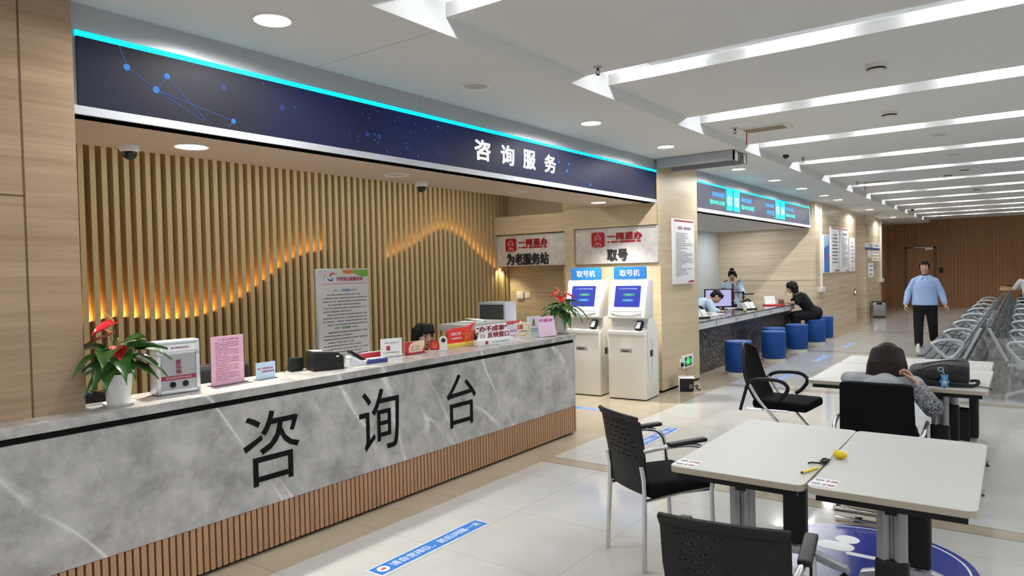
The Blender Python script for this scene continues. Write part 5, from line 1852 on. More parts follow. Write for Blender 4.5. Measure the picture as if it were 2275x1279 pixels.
MB().bx(-.17, .17, -.73, -.60, 0, .74).bx(-.17, .17, .60, .73, 0, .74).build('pedestals', 'grey_plastic', t)

t = thing('trash_can', 'stainless steel trash can with a black slot by the far pilaster', 'bin', (-3.48, 23.05, 0), 10)
MB().box((0, 0, .24), (.36, .30, .44), .03, seg=3).build('body', 'steel', t)
MB().box((0, 0, .455), (.37, .31, .03), .01).build('lid', 'dark_plastic', t)
MB().box((0, -.152, .405), (.14, .01, .05), .004).build('slot', 'black_matte', t)
MB().box((0, 0, .01), (.33, .28, .02), .004).build('foot', 'dark_plastic', t)

# ------------------------------------------------------------------ waiting benches
pm('bench_slat', (.055, .065, .075), .38, .2)
pm('bench_arm', (.50, .54, .58), .32, .45)
BN = None


def bench(label, loc, rz):
    """three-seat bench, seat faces -x, back at x=0"""
    global BN
    if BN is not None:
        return dup(BN, loc, rz, label)
    t = thing('waiting_bench', label, 'bench', loc, rz, 'grey steel waiting benches')
    L = 1.60
    for i in range(3):
        y0, y1 = .04 + i * .515, .04 + i * .515 + .50
        m = MB()
        for k in range(6):
            m.box((-.62 + k * .085, (y0 + y1) / 2, .425 - .010 * k + .02 * max(0, 1 - k)), (.076, y1 - y0, .022), .006)
        m.build('seat', 'bench_slat', t)
        m = MB()
        for k in range(5):
            s = k / 4
            m.box((-.175 + .155 * s, (y0 + y1) / 2, .475 + .32 * s), (.02, y1 - y0, .070), .006, (0, 24, 0))
        m.build('backrest', 'bench_slat', t)
    m = MB()
    for y in (.025, L - .025):
        m.box((-.085, y, .62), (.035, .03, .42), .008, (0, 25, 0))
        m.box((-.40, y, .385), (.46, .03, .035), .008)
    m.bx(-.42, -.36, 0, L, .335, .385)
    m.build('frame', 'bench_arm', t)
    for y in (.012, L - .012):
        m = MB()
        m.tube([(-.50, y, .60), (-.40, y, .655), (-.22, y, .655), (-.165, y, .615), (-.20, y, .55), (-.30, y, .42), (-.38, y, .46), (-.50, y, .60)], .019, 10, closed=False, smooth=2)
        m.box((-.31, y, .40), (.11, .03, .10), .02)
        m.build('armrest', 'bench_arm', t)
        m = MB()
        m.tube([(-.39, y + .03 * (1 if y < 1 else -1), .34), (-.39, y + .03 * (1 if y < 1 else -1), .10)], .03, 10)
        m.tube([(-.62, y + .03 * (1 if y < 1 else -1), .03), (-.52, y + .03 * (1 if y < 1 else -1), .07), (-.39, y + .03 * (1 if y < 1 else -1), .12), (-.26, y + .03 * (1 if y < 1 else -1), .07), (-.16, y + .03 * (1 if y < 1 else -1), .03)], .022, 8, smooth=2)
        m.tube([(-.62, y + .03 * (1 if y < 1 else -1), 0), (-.62, y + .03 * (1 if y < 1 else -1), .03)], .024, 10).tube([(-.16, y + .03 * (1 if y < 1 else -1), 0), (-.16, y + .03 * (1 if y < 1 else -1), .03)], .024, 10)
        m.build('leg', 'bench_arm', t)
    BN = t
    return t


order = ['first', 'second', 'third', 'fourth', 'fifth', 'sixth', 'seventh']
for i in range(7):
    bench('%s bench from the tables in the row turned to the stone wall' % order[i], (-.425, 9.86 + i * 1.68, 0), 0)
for i in range(7):
    bench('%s bench from the tables in the row turned away from the stone wall' % order[i], (-.345, 9.86 + i * 1.68 + 1.60, 0), 180)


def film_material():
    m, t, b = nt('clear_film')
    out = t.nodes['Material Output']
    tr = node(t, 'ShaderNodeBsdfTransparent')
    gl = node(t, 'ShaderNodeBsdfGlossy', i_Roughness=0.12)
    df = node(t, 'ShaderNodeBsdfDiffuse')
    df.inputs['Color'].default_value = (.75, .77, .78, 1)
    tc = node(t, 'ShaderNodeTexCoord')
    nz = node(t, 'ShaderNodeTexNoise', i_Scale=14.0, i_Detail=6.0, i_Roughness=.7, i_Distortion=1.5)
    lk(t, tc.outputs['Object'], nz.inputs['Vector'])
    bp = node(t, 'ShaderNodeBump', i_Strength=1.0, i_Distance=.03)
    lk(t, nz.outputs['Fac'], bp.inputs['Height'])
    lk(t, bp.outputs[0], gl.inputs['Normal'])
    m1 = node(t, 'ShaderNodeMixShader', i_0=0.35)
    lk(t, gl.outputs[0], m1.inputs[1])
    lk(t, df.outputs[0], m1.inputs[2])
    mr = node(t, 'ShaderNodeMapRange', i_From_Min=.35, i_From_Max=.75, i_To_Min=.08, i_To_Max=.55)
    lk(t, nz.outputs['Fac'], mr.inputs['Value'])
    m2 = node(t, 'ShaderNodeMixShader')
    lk(t, mr.outputs[0], m2.inputs[0])
    lk(t, tr.outputs[0], m2.inputs[1])
    lk(t, m1.outputs[0], m2.inputs[2])
    lk(t, m2.outputs[0], out.inputs['Surface'])
    MATS['clear_film'] = m


film_material()
from mathutils import noise as mn


def crumple(p, amp, sc, seed):
    v = mn.noise_vector(Vector(p) * sc + Vector((seed, seed * 2, 0)))
    return Vector(p) + Vector(v) * amp


t = thing('plastic_film', 'crumpled clear plastic film draped between the two bench rows', 'plastic film', (0, 0, 0), 0)
m = MB()
m.grid(lambda u, v: crumple((-.42 + .10 * u, 9.83 + 3.2 * v, .86 - .55 * abs(u - .5) * 1.6 - .35 * v * 0), .035, 7, 3), 14, 60)
m.build('upper_sheet', 'clear_film', t)
m = MB()
m.grid(lambda u, v: crumple((-.40 + .42 * u + .05 * sin(6 * v), 9.79 - .05 * v * (1 - v), .70 * (1 - v) + .012 + .0 * u), .03, 9, 11), 24, 34)
m.build('hanging_sheet', 'clear_film', t)

# far desk at the right edge
t = thing('wooden_desk', 'light wooden desk at the far end of the bench rows', 'desk', (-.10, 22.9, 0))
MB().bx(-.45, .9, -.35, .35, .80, .84, .006).build('desktop', pm('desk_pine', (.55, .36, .18), .45), t)
MB().bx(-.42, -.36, -.3, .3, 0, .80).bx(.8, .86, -.3, .3, 0, .80).build('panels', pm('desk_brown', (.22, .12, .06), .5), t)
t = thing('file_folder', 'brown and black folders lying on the far wooden desk', 'folder', (-.40, 22.85, .84), 20)
m = MB()
m.box((0, 0, .03), (.20, .30, .05), .004, (0, 0, 0))
m.build('folder', pm('folder_tan', (.45, .28, .12), .5), t)
MB().box((.05, 0, .075), (.08, .26, .03), .004, (0, 0, 0)).build('black_folder', 'dark_plastic', t)

# ------------------------------------------------------------------ people
pm('skin', (.56, .345, .25), .5, spec=.3, vary=.06, vscale=14)
pm('skin_shade', (.46, .27, .19), .5, spec=.3)
pm('lip', (.40, .13, .12), .45)
pm('eye_dark', (.012, .009, .008), .2)
pm('eye_white', (.62, .60, .57), .3)
pm('hair_black', (.008, .007, .007), .5, spec=.22, bump=.9, bscale=160)
pm('hair_brown', (.016, .009, .008), .45, spec=.25, bump=.9, bscale=160)
def hair_material(name, c0, c1):
    m, t, b = nt(name)
    tc = node(t, 'ShaderNodeTexCoord')
    mp = node(t, 'ShaderNodeMapping')
    mp.inputs['Scale'].default_value = (150, 150, 9)
    lk(t, tc.outputs['Object'], mp.inputs['Vector'])
    n = node(t, 'ShaderNodeTexNoise', i_Scale=1.0, i_Detail=3.0)
    lk(t, mp.outputs[0], n.inputs['Vector'])
    r = ramp(t, [(.35, c0), (.7, c1)])
    lk(t, n.outputs['Fac'], r.inputs[0])
    lk(t, r.outputs[0], b.inputs['Base Color'])
    bp = node(t, 'ShaderNodeBump', i_Strength=.8, i_Distance=.004)
    lk(t, n.outputs['Fac'], bp.inputs['Height'])
    lk(t, bp.outputs[0], b.inputs['Normal'])
    b.inputs['Roughness'].default_value = .5
    b.inputs['Specular IOR Level'].default_value = .2
    MATS[name] = m


del MATS['hair_black'], MATS['hair_brown']
hair_material('hair_black', (.004, .0035, .0035), (.014, .012, .012))
hair_material('hair_brown', (.006, .0035, .003), (.026, .013, .011))
pm('shirt_blue', (.36, .50, .80), .8, bump=.25, bscale=90)
pm('shirt_pale', (.50, .64, .78), .8, bump=.25, bscale=90)
pm('trouser_black', (.010, .010, .012), .85, spec=.2, bump=.3, bscale=120)
pm('top_black', (.011, .011, .012), .85, spec=.2, bump=.3, bscale=120)
pm('top_grey', (.36, .38, .41), .85, bump=.3, bscale=120)
pm('shoe_white', (.72, .71, .68), .5)
pm('shoe_black', (.015, .015, .016), .5)


class Fig:
    """shapes merged by a voxel remesh into one smooth surface"""

    def __init__(self):
        self.m = MB()

    def cap(self, a, b, ra, rb, flat=1.0, fdir=None, n=16):
        """tapered limb with round ends; flattened along fdir"""
        a, b = Vector(a), Vector(b)
        d = b - a
        L = max(d.length, 1e-5)
        prof = []
        for i in range(6):
            t = R(-90 + 18 * i)
            prof.append((ra * cos(t), ra * sin(t)))
        for i in range(1, 7):
            t = R(18 * i - 18)
            prof.append((rb * cos(t), L + rb * sin(t)))
        prof[0] = (0, prof[0][1])
        prof.append((0, L + rb))
        q = MB().lathe(prof, (0, 0, 0), n)
        z = d.normalized()
        y = Vector(fdir) if fdir is not None else (Vector((0, 1, 0)) if abs(z.y) < .9 else Vector((1, 0, 0)))
        y = (y - z * y.dot(z)).normalized()
        x = y.cross(z)
        M = Matrix(((x.x, y.x * flat, z.x, a.x), (x.y, y.y * flat, z.y, a.y), (x.z, y.z * flat, z.z, a.z), (0, 0, 0, 1)))
        self.m._merge(q.bm, M)
        return self

    def chain(self, pts, rad, flat=1.0, fdir=None):
        for i in range(len(pts) - 1):
            self.cap(pts[i], pts[i + 1], rad[i], rad[i + 1], flat, fdir)
        return self

    def loft(self, pts, rx, ry, fdir=(0, 1, 0), n=28):
        """rings of half-widths rx (sideways) and ry (front to back) along a path, flat ends"""
        b = bmesh.new()
        pts = [Vector(p) for p in pts]
        rings = []
        for i, p in enumerate(pts):
            z = (pts[min(i + 1, len(pts) - 1)] - pts[max(i - 1, 0)]).normalized()
            y = Vector(fdir)
            y = (y - z * y.dot(z)).normalized()
            x = y.cross(z)
            rings.append([b.verts.new(p + x * rx[i] * cos(2 * pi * k / n) + y * ry[i] * sin(2 * pi * k / n)) for k in range(n)])
        for a, d in zip(rings, rings[1:]):
            for k in range(n):
                j = (k + 1) % n
                b.faces.new((a[k], a[j], d[j], d[k]))
        b.faces.new(rings[0][::-1])
        b.faces.new(rings[-1])
        bmesh.ops.recalc_face_normals(b, faces=b.faces)
        self.m._merge(b)
        return self

    def torso(self, J, s=1.0, g=1.0, hem=0.0, depth=.68):
        """trunk from the hips to the base of the neck; g widens it for clothing"""
        a, w, c, k = J['pelvis'], J['waist'], J['chest'], J['neck0']
        up = (c - w).normalized()
        pts = [a - (w - a).normalized() * hem, a, w, c, c.lerp(k, .45), c.lerp(k, .78), k, k + up * .012]
        rx = [.155, .155, .135, .152, .150, .105, .060, .052]
        rx = [v * s * g for v in rx]
        ry = [v * depth for v in rx]
        ry[5] = rx[5] * .75
        ry[6], ry[7] = rx[6] * .95, rx[7]
        return self.loft(pts, rx, ry, J['fw'])

    def ell(self, c, r, rot=None):
        self.m.ell(c, r, rot, 24)
        return self

    def build(self, name, mat, parent, vox=.006, it=4):
        return self.m.build(name, mat, parent, mods=[('REMESH', dict(mode='VOXEL', voxel_size=vox, use_smooth_shade=True)), ('SMOOTH', dict(factor=.5, iterations=it))], ang=180)


def frame(fwd, up=(0, 0, 1)):
    f = Vector(fwd).normalized()
    u = Vector(up)
    u = (u - f * u.dot(f)).normalized()
    r = f.cross(u)
    return Matrix(((r.x, f.x, u.x), (r.y, f.y, u.y), (r.z, f.z, u.z)))      # columns: right, forward, up


def head_shapes(F, c, B, s=1.0):
    """skull, jaw, nose, ears, lips around centre c with basis B"""
    def P(x, y, z):
        return Vector(c) + B @ Vector((x * s, y * s, z * s))
    F.ell(P(0, -.008, .028), (.072 * s, .088 * s, .082 * s), B)
    F.ell(P(0, .022, -.03), (.060 * s, .062 * s, .072 * s), B)
    F.cap(P(0, .040, -.075), P(0, .048, -.085), .026 * s, .022 * s)
    F.cap(P(-.042, .008, -.052), P(0, .044, -.088), .022 * s, .020 * s)
    F.cap(P(.042, .008, -.052), P(0, .044, -.088), .022 * s, .020 * s)
    F.cap(P(0, .082, .012), P(0, .096, -.022), .008 * s, .013 * s)
    F.ell(P(-.010, .088, -.026), (.008 * s, .008 * s, .007 * s), B)
    F.ell(P(.010, .088, -.026), (.008 * s, .008 * s, .007 * s), B)
    for k in (-1, 1):
        F.ell(P(k * .038, .060, -.018), (.024 * s, .022 * s, .022 * s), B)
        F.ell(P(k * .076, -.004, -.008), (.009 * s, .018 * s, .030 * s), B)
        F.cap(P(k * .014, .078, .030), P(k * .046, .066, .034), .008 * s, .007 * s)
    F.cap(P(-.016, .078, -.054), P(.016, .078, -.054), .010 * s, .010 * s)
    return P


def face_parts(t, P, s=1.0, B=None):
    m = MB()
    for k in (-1, 1):
        m.ell(P(k * .031, .079, .010), (.0125 * s, .006 * s, .0055 * s), B, 12)
    m.build('eyes', 'eye_white', t)
    m = MB()
    for k in (-1, 1):
        m.ell(P(k * .031, .0835, .010), (.0058 * s, .003 * s, .0056 * s), B, 10)
        m.tube([P(k * .018, .083, .013), P(k * .031, .086, .0175), P(k * .044, .079, .013)], .0018 * s, 6)
    m.build('irises', 'eye_dark', t)
    m = MB()
    for k in (-1, 1):
        m.tube([P(k * .016, .088, .031), P(k * .032, .087, .037), P(k * .049, .076, .032)], [.0025 * s, .003 * s, .0015 * s], 6)
    m.build('eyebrows', 'hair_black', t)
    m = MB()
    m.tube([P(-.020, .084, -.055), P(-.008, .0895, -.0515), P(0, .090, -.053), P(.008, .0895, -.0515), P(.020, .084, -.055)], [.002 * s, .004 * s, .0035 * s, .004 * s, .002 * s], 8)
    m.tube([P(-.017, .084, -.057), P(0, .0895, -.060), P(.017, .084, -.057)], [.002 * s, .005 * s, .002 * s], 8)
    m.build('lips', 'lip', t)


def hand(F, w, d, nrm, side, curl=.35, s=1.0, spread=1.0):
    """w wrist, d pointing direction, nrm back-of-hand normal, side +1: thumb on nrm x d side"""
    d = Vector(d).normalized()
    nrm = Vector(nrm)
    nrm = (nrm - d * nrm.dot(d)).normalized()
    x = nrm.cross(d) * side
    w = Vector(w)
    F.cap(w, w + d * .025 * s, .021 * s, .024 * s, .72, nrm)
    for k, (lo, hi) in enumerate(((.034, .032), (.012, .012), (-.012, -.010), (-.032, -.030))):
        F.cap(w + d * .012 * s + x * lo * .55 * s, w + d * .082 * s + x * hi * .95 * s, .014 * s, .0115 * s, .95, nrm)
    for k, (off, L) in enumerate(((.031, .070), (.0105, .078), (-.0105, .072), (-.0305, .057))):
        p = w + d * .082 * s + x * off * .95 * s
        a = curl * (1 + .12 * k)
        dd = (d + x * (off * 3.2 * spread)).normalized()
        r = .0088 * s
        for seg, frac in enumerate((.45, .32, .23)):
            a2 = a * (seg + .6)
            v = dd * cos(a2) - nrm * sin(a2)
            q = p + v * L * frac * s
            F.cap(p, q, r, r * .92, n=10)
            p, r = q, r * .92
    p = w + d * .02 * s + x * .026 * s - nrm * .004 * s
    q = p + (d * .5 + x * .75 - nrm * .25).normalized() * .042 * s
    F.cap(p, q, .0135 * s, .011 * s)
    e = q + (d * .9 + x * .30 - nrm * .4).normalized() * .030 * s
    F.cap(q, e, .0105 * s, .0095 * s)
    F.cap(e, e + (d * .95 + x * .05 - nrm * .4).normalized() * .024 * s, .0095 * s, .008 * s)


def body_core(F, J, s=1.0):
    """torso, neck, arms and legs from joints J (one continuous body)"""
    fw = J['fw']
    F.torso(J, s, .88)
    F.cap(J['neck0'], J['neck1'], .047 * s, .045 * s)
    for k in 'LR':
        F.cap(J['chest'].lerp(J['neck0'], .6), J['sh' + k], .040 * s, .044 * s)
        F.chain([J['sh' + k], J['el' + k], J['wr' + k]], [.046 * s, .036 * s, .024 * s])
        F.chain([J['hip' + k], J['kn' + k], J['an' + k]], [.078 * s, .052 * s, .034 * s])
        F.cap(J['an' + k], J['toe' + k], .034 * s, .026 * s)
        F.cap(J['pelvis'], J['hip' + k], .10 * s, .085 * s)


def V(*a):
    return Vector(a)


# ---- the walking woman
t = thing('person', 'person walking towards the camera in a light blue shirt and black trousers', 'person', (-1.53, 15.25, 0), 184)
J = dict(fw=V(0, 1, 0), pelvis=V(0, 0, .83), waist=V(0, -.005, 1.0), chest=V(0, 0, 1.19), neck0=V(0, -.01, 1.335), neck1=V(0, .012, 1.42),
         shL=V(-.166, -.01, 1.238), shR=V(.166, -.01, 1.238), elL=V(-.262, -.03, 1.03), elR=V(.268, -.02, 1.03), wrL=V(-.325, .05, .81), wrR=V(.315, .08, .80),
         hipL=V(-.095, 0, .80), hipR=V(.095, 0, .80), knL=V(-.125, -.02, .44), knR=V(.105, .075, .435), anL=V(-.135, -.26, .145), anR=V(.10, .12, .075), toeL=V(-.14, -.15, .055), toeR=V(.105, .27, .030))
F = Fig()
body_core(F, J)
B = frame((0.02, 1, -.03))
P = head_shapes(F, (0, .03, 1.505), B)
hand(F, J['wrL'], (-.50, .15, -.8), (-.8, .1, .5), -1, .25)
hand(F, J['wrR'], (.05, .25, -.95), (.9, .2, 0), 1, .55)
F.build('body', 'skin', t, .0055)
face_parts(t, P, 1, B)
H = Fig()
H.ell(P(0, -.022, .045), (.083, .094, .079), B).ell(P(0, -.045, .0), (.078, .064, .078), B)
for k in (-1, 1):
    H.cap(P(k * .070, .012, .05), P(k * .077, .006, -.025), .020, .012)
for i in range(9):
    x = -.052 + .013 * i
    H.cap(P(x * .8, .052, .098), P(x, .080 - .22 * x * x * 10, .050 + .004 * (i % 3)), .020, .008)
H.build('hair', 'hair_black', t, .006)
S = Fig()
S.loft([V(0, 0, .785), V(0, 0, .82), V(0, -.005, .98), V(0, 0, 1.14), V(0, -.004, 1.24), V(0, -.008, 1.292), V(0, -.01, 1.325), V(0, -.006, 1.345)], [.215, .218, .205, .192, .165, .110, .072, .062], [.140, .142, .134, .128, .110, .086, .066, .060])
for k in 'LR':
    S.cap(V(-.065 if k == 'L' else .065, -.012, 1.325), J['sh' + k] + V(0, 0, .012), .030, .052)
    S.chain([J['sh' + k], J['el' + k], J['wr' + k] + (J['el' + k] - J['wr' + k]) * .12], [.064, .062, .047])
    S.cap(J['wr' + k] + (J['el' + k] - J['wr' + k]) * .18, J['wr' + k] + (J['el' + k] - J['wr' + k]) * .06, .043, .04)
shirt = S.build('shirt', 'shirt_blue', t, .007)
C = Fig()
C.m.tube([V(.075 * cos(R(a)), -.008 + .062 * sin(R(a)), 1.352 - .030 * (1 + sin(R(a))) * .9) for a in range(0, 360, 24)], .014, 8, closed=True)
C.cap(V(-.03, .072, 1.315), V(-.055, .092, 1.27), .013, .010).cap(V(.03, .072, 1.315), V(.055, .092, 1.27), .013, .010)
C.build('collar', 'shirt_blue', t, .006)
MB().tube([V(.058 * cos(R(a)), -.004 + .055 * sin(R(a)), 1.372 - .016 * sin(R(a))) for a in range(0, 360, 24)], .007, 8, closed=True).build('choker', 'black_matte', t)
T = Fig()
T.chain([V(0, 0, .86), V(0, 0, .78)], [.172, .178], .70, V(0, 1, 0))
for k in 'LR':
    T.cap(V(0, 0, .80), J['hip' + k], .12, .11)
    T.chain([J['hip' + k], J['kn' + k], J['an' + k] + V(0, 0, -.01)], [.108, .084, .072])
T.build('trousers', 'trouser_black', t, .007)
for k in 'LR':
    Sh = Fig()
    a, e = J['an' + k], J['toe' + k]
    d = (e - a)
    d.z = 0
    d.normalize()
    Sh.cap(a + V(0, 0, -.025) - d * .02, e + d * .03 + V(0, 0, .006), .042, .036).cap(a + V(0, 0, -.02), a, .044, .046)
    sh = Sh.build('shoe', 'shoe_black', t, .006)
    q = Fig()
    q.cap(a + V(0, 0, -.052) - d * .03, e + d * .05 + V(0, 0, -.02), .040, .040, .32, V(0, 0, 1))
    q.cap(e + d * .03 + V(0, 0, .016), e + d * .045 + V(0, 0, .01), .034, .03)
    q.build('white_sole', 'shoe_white', sh, .006)


# ---- generic seated joints helper (forward = +y, hips at y=0)
def seated(z, lean=0.0, tilt=0.0, s=1.0):
    up = V(sin(tilt), sin(lean), cos(lean)).normalized()
    pel = V(0, 0, z)
    J = dict(fw=V(0, 1, 0), pelvis=pel, waist=pel + up * .17 * s, chest=pel + up * .36 * s, neck0=pel + up * .50 * s)
    J['neck1'] = J['neck0'] + (up + V(0, .25, 0)).normalized() * .085 * s
    for k, q in (('L', -1), ('R', 1)):
        J['sh' + k] = pel + up * .455 * s + V(q * .17 * s, 0, 0)
        J['hip' + k] = pel + V(q * .09 * s, .03, -.01)
        J['kn' + k] = pel + V(q * .11 * s, .40 * s, .0)
        J['an' + k] = V(q * .11 * s, .40 * s, .075)
        J['toe' + k] = V(q * .12 * s, .53 * s, .03)
    return J


def trousers(t, J, mat, s=1.0):
    T = Fig()
    T.chain([J['pelvis'] + V(0, 0, .07), J['pelvis'] + V(0, 0, -.01)], [.15 * s, .15 * s], .8, V(0, 1, 0))
    for k in 'LR':
        T.cap(J['pelvis'], J['hip' + k], .12 * s, .105 * s)
        T.chain([J['hip' + k], J['kn' + k], J['an' + k]], [.102 * s, .078 * s, .06 * s])
    T.build('trousers', mat, t, .008)
    for k in 'LR':
        Sh = Fig()
        Sh.cap(J['an' + k] + V(0, 0, -.03), J['toe' + k] + V(0, .02, .006), .042, .036)
        Sh.build('shoe', 'shoe_black', t, .008)


# ---- woman at the table, seen from behind
t = thing('person', 'person with dark shoulder length hair seated with back to the camera, chin on hand', 'person', (-.775, 5.14, 0), 2)
J = seated(.42, .72)
J['elL'] = V(-.25, .40, .765); J['wrL'] = V(-.08, .50, .765)
J['elR'] = V(.290, .12, .650); J['wrR'] = V(.185, .25, .785)
F = Fig()
body_core(F, J)
B = frame((-.05, 1, -.38))
P = head_shapes(F, J['neck1'] + V(-.005, .05, .060), B)
hand(F, J['wrL'], (.6, .5, 0), (0, 0, 1), 1, .4)
hand(F, J['wrR'], (-.45, .05, .75), (.8, .2, .3), 1, .9)
F.build('body', 'skin', t, .006)
face_parts(t, P, 1, B)
H = Fig()
H.ell(P(0, -.016, .034), (.088, .102, .090), B)
H.ell(P(0, -.045, -.045), (.102, .068, .085), B)
rnd = random.Random(3)
for i in range(30):
    a = R(-25 + 230 * i / 29)
    x, y = .098 * cos(a), -.018 - .080 * max(-.2, sin(a))
    top = P(x * .72, y * .80, .050)
    mid = P(x * 1.02, y * 1.02, -.050)
    flare = 1.20 + .16 * rnd.random()
    bot = P(x * flare, y * 1.08 - .006, -.135 - .030 * rnd.random() - .012 * abs(cos(a)))
    H.cap(top, mid, .036, .030).cap(mid, bot, .030, .009)
H.build('hair', 'hair_brown', t, .0055, 2)
S = Fig()
S.torso(J, 1, 1.06, .03)
for k in 'LR':
    S.cap(J['chest'].lerp(J['neck0'], .6), J['sh' + k], .050, .068 * .92)
S.cap(J['shL'], J['elL'], .056, .05).cap(J['elL'], J['wrL'] + (J['elL'] - J['wrL']) * .3, .054, .046)
S.cap(J['shR'], J['shR'] + (J['elR'] - J['shR']) * .3, .066, .06)
S.build('shirt', 'top_grey', t, .007)
# patterned right sleeve
m_, t_, b_ = nt('sleeve_pattern')
tc_ = node(t_, 'ShaderNodeTexCoord')
vo_ = node(t_, 'ShaderNodeTexVoronoi', i_Scale=34.0, feature='DISTANCE_TO_EDGE')
ns_ = node(t_, 'ShaderNodeTexNoise', i_Scale=26.0, i_Detail=3.0)
lk(t_, tc_.outputs['Object'], ns_.inputs['Vector'])
lk(t_, ns_.outputs['Color'], vo_.inputs['Vector'])
vo_.inputs['Scale'].default_value = 5.0
r_ = ramp(t_, [(.02, (.42, .43, .45)), (.10, (.045, .05, .06))])
lk(t_, vo_.outputs['Distance'], r_.inputs[0])
lk(t_, r_.outputs[0], b_.inputs['Base Color'])
b_.inputs['Roughness'].default_value = .85
MATS['sleeve_pattern'] = m_
S = Fig()
S.cap(J['shR'] + (J['elR'] - J['shR']) * .18, J['elR'], .064, .064).cap(J['elR'], J['elR'] + (J['wrR'] - J['elR']) * .35, .064, .052)
S.build('patterned_sleeve', 'sleeve_pattern', t, .007)
trousers(t, J, 'trouser_black')

# ---- receptionist behind the long counter
t = thing('person', 'person with black bobbed hair seated behind the reception counter', 'person', (-4.50, 4.64, 0), -99)
J = seated(.375, .12)
J['elL'] = V(-.24, .12, .70); J['wrL'] = V(-.02, .30, .785)
J['elR'] = V(.26, .14, .70); J['wrR'] = V(.18, .34, .785)
F = Fig()
body_core(F, J)
B = frame((.16, 1, -.12))
P = head_shapes(F, J['neck1'] + V(0, .03, .085), B)
hand(F, J['wrL'], (.3, .8, 0), (0, 0, 1), 1, .4)
hand(F, J['wrR'], (-.3, .8, 0), (0, 0, 1), -1, .4)
F.build('body', 'skin', t, .0045)
face_parts(t, P, 1, B)
H = Fig()
H.ell(P(0, -.020, .042), (.088, .100, .080), B).ell(P(0, -.045, -.02), (.086, .066, .095), B)
for k in (-1, 1):
    for j in range(4):
        H.cap(P(k * (.072 + .004 * j), .016 - .022 * j, .06), P(k * (.082 + .002 * j), .008 - .024 * j, -.066 - .008 * j), .015, .010)
for i in range(10):
    x = -.060 + .0133 * i
    H.cap(P(x * .75, .050, .102), P(x, .086 - 2.6 * x * x, .040 + .006 * (i % 3)), .021, .007)
H.build('hair', 'hair_black', t, .005, 2)
S = Fig()
S.torso(J, 1, 1.06, .03)
for k in 'LR':
    S.cap(J['chest'].lerp(J['neck0'], .6), J['sh' + k], .050, .062 * .92)
    S.chain([J['sh' + k], J['el' + k], J['wr' + k]], [.062, .052, .042])
S.cap(J['neck0'], J['neck0'] + V(0, .01, .045), .062, .056)
S.build('jacket', 'top_black', t, .008)
trousers(t, J, 'trouser_black')

# ---- clerk bent over the service counter
t = thing('person', 'person in pale blue shirt bent over the service counter, head down', 'person', (-4.74, 11.46, 0), -48)
J = seated(.74, .98)
for k, q in (('L', -1), ('R', 1)):
    J['kn' + k] = V(q * .10, .0, .42)
    J['an' + k] = V(q * .10, -.02, .075)
    J['toe' + k] = V(q * .12, .12, .03)
J['elL'] = V(-.28, .46, .85); J['wrL'] = V(-.08, .58, .84)
J['elR'] = V(.27, .42, .85); J['wrR'] = V(.10, .58, .84)
F = Fig()
body_core(F, J)
B = frame((0.25, .55, -.85), (0, .8, .55))
P = head_shapes(F, J['neck1'] + V(.02, .075, .02), B)
hand(F, J['wrL'], (.5, .8, 0), (0, 0, 1), 1, .4)
hand(F, J['wrR'], (-.2, .9, 0), (0, 0, 1), -1, .5)
F.build('body', 'skin', t, .006)
face_parts(t, P, 1, B)
H = Fig()
H.ell(P(0, -.024, .045), (.084, .095, .078), B).ell(P(0, -.048, -.002), (.078, .060, .074), B)
for i in range(7):
    x = -.045 + .015 * i
    H.cap(P(x * .8, .05, .10), P(x, .078 - 2 * x * x, .065), .020, .010)
H.build('hair', 'hair_black', t, .006)
S = Fig()
S.torso(J, 1, 1.1, .03)
for k in 'LR':
    S.cap(J['chest'].lerp(J['neck0'], .6), J['sh' + k], .050, .07 * .92)
    S.chain([J['sh' + k], J['el' + k], J['wr' + k] + (J['el' + k] - J['wr' + k]) * .3], [.07, .058, .05])
S.build('shirt', 'shirt_pale', t, .008)
trousers(t, J, 'trouser_black')

# ---- clerk standing with a telephone
t = thing('person', 'person standing in pale blue uniform and dark red tie, phone at the ear', 'person', (-5.10, 14.98, 0), 207)
J = dict(fw=V(0, 1, 0), pelvis=V(0, 0, .80), waist=V(0, 0, .96), chest=V(0, 0, 1.13), neck0=V(0, -.01, 1.26), neck1=V(0, .012, 1.34),
         shL=V(-.165, -.01, 1.215), shR=V(.165, -.01, 1.215), elL=V(-.21, .10, .99), elR=V(.24, .0, .97), wrL=V(-.085, .15, 1.20), wrR=V(.20, .20, .86),
         hipL=V(-.09, 0, .77), hipR=V(.09, 0, .77), knL=V(-.10, .01, .42), knR=V(.10, .02, .42), anL=V(-.10, -.02, .075), anR=V(.10, -.01, .075), toeL=V(-.12, .12, .03), toeR=V(.12, .13, .03))
F = Fig()
body_core(F, J, .95)
B = frame((0.05, 1, -.25))
P = head_shapes(F, (0, .03, 1.405), B, .95)
hand(F, J['wrL'], (.15, .1, .9), (-.6, .6, .1), -1, .9)
hand(F, J['wrR'], (-.2, .7, -.4), (.7, .3, .5), -1, .5)
F.build('body', 'skin', t, .006)
face_parts(t, P, .95, B)
H = Fig()
H.ell(P(0, -.020, .040), (.084, .096, .082), B).ell(P(0, -.045, .125), (.046, .046, .042), B)
for k in (-1, 1):
    H.cap(P(k * .066, .028, .06), P(k * .076, .006, -.02), .020, .012)
    H.cap(P(k * .012, .06, .10), P(k * .056, .055, .045), .024, .014)
H.build('hair', 'hair_black', t, .006)
S = Fig()
S.torso(J, 1, 1.05, .03)
for k in 'LR':
    S.cap(V(0, -.01, 1.20), J['sh' + k], .05, .056)
    S.chain([J['sh' + k], J['el' + k], J['wr' + k] + (J['el' + k] - J['wr' + k]) * .2], [.066, .055, .044])
S.build('shirt', 'shirt_pale', t, .008)
m = MB()
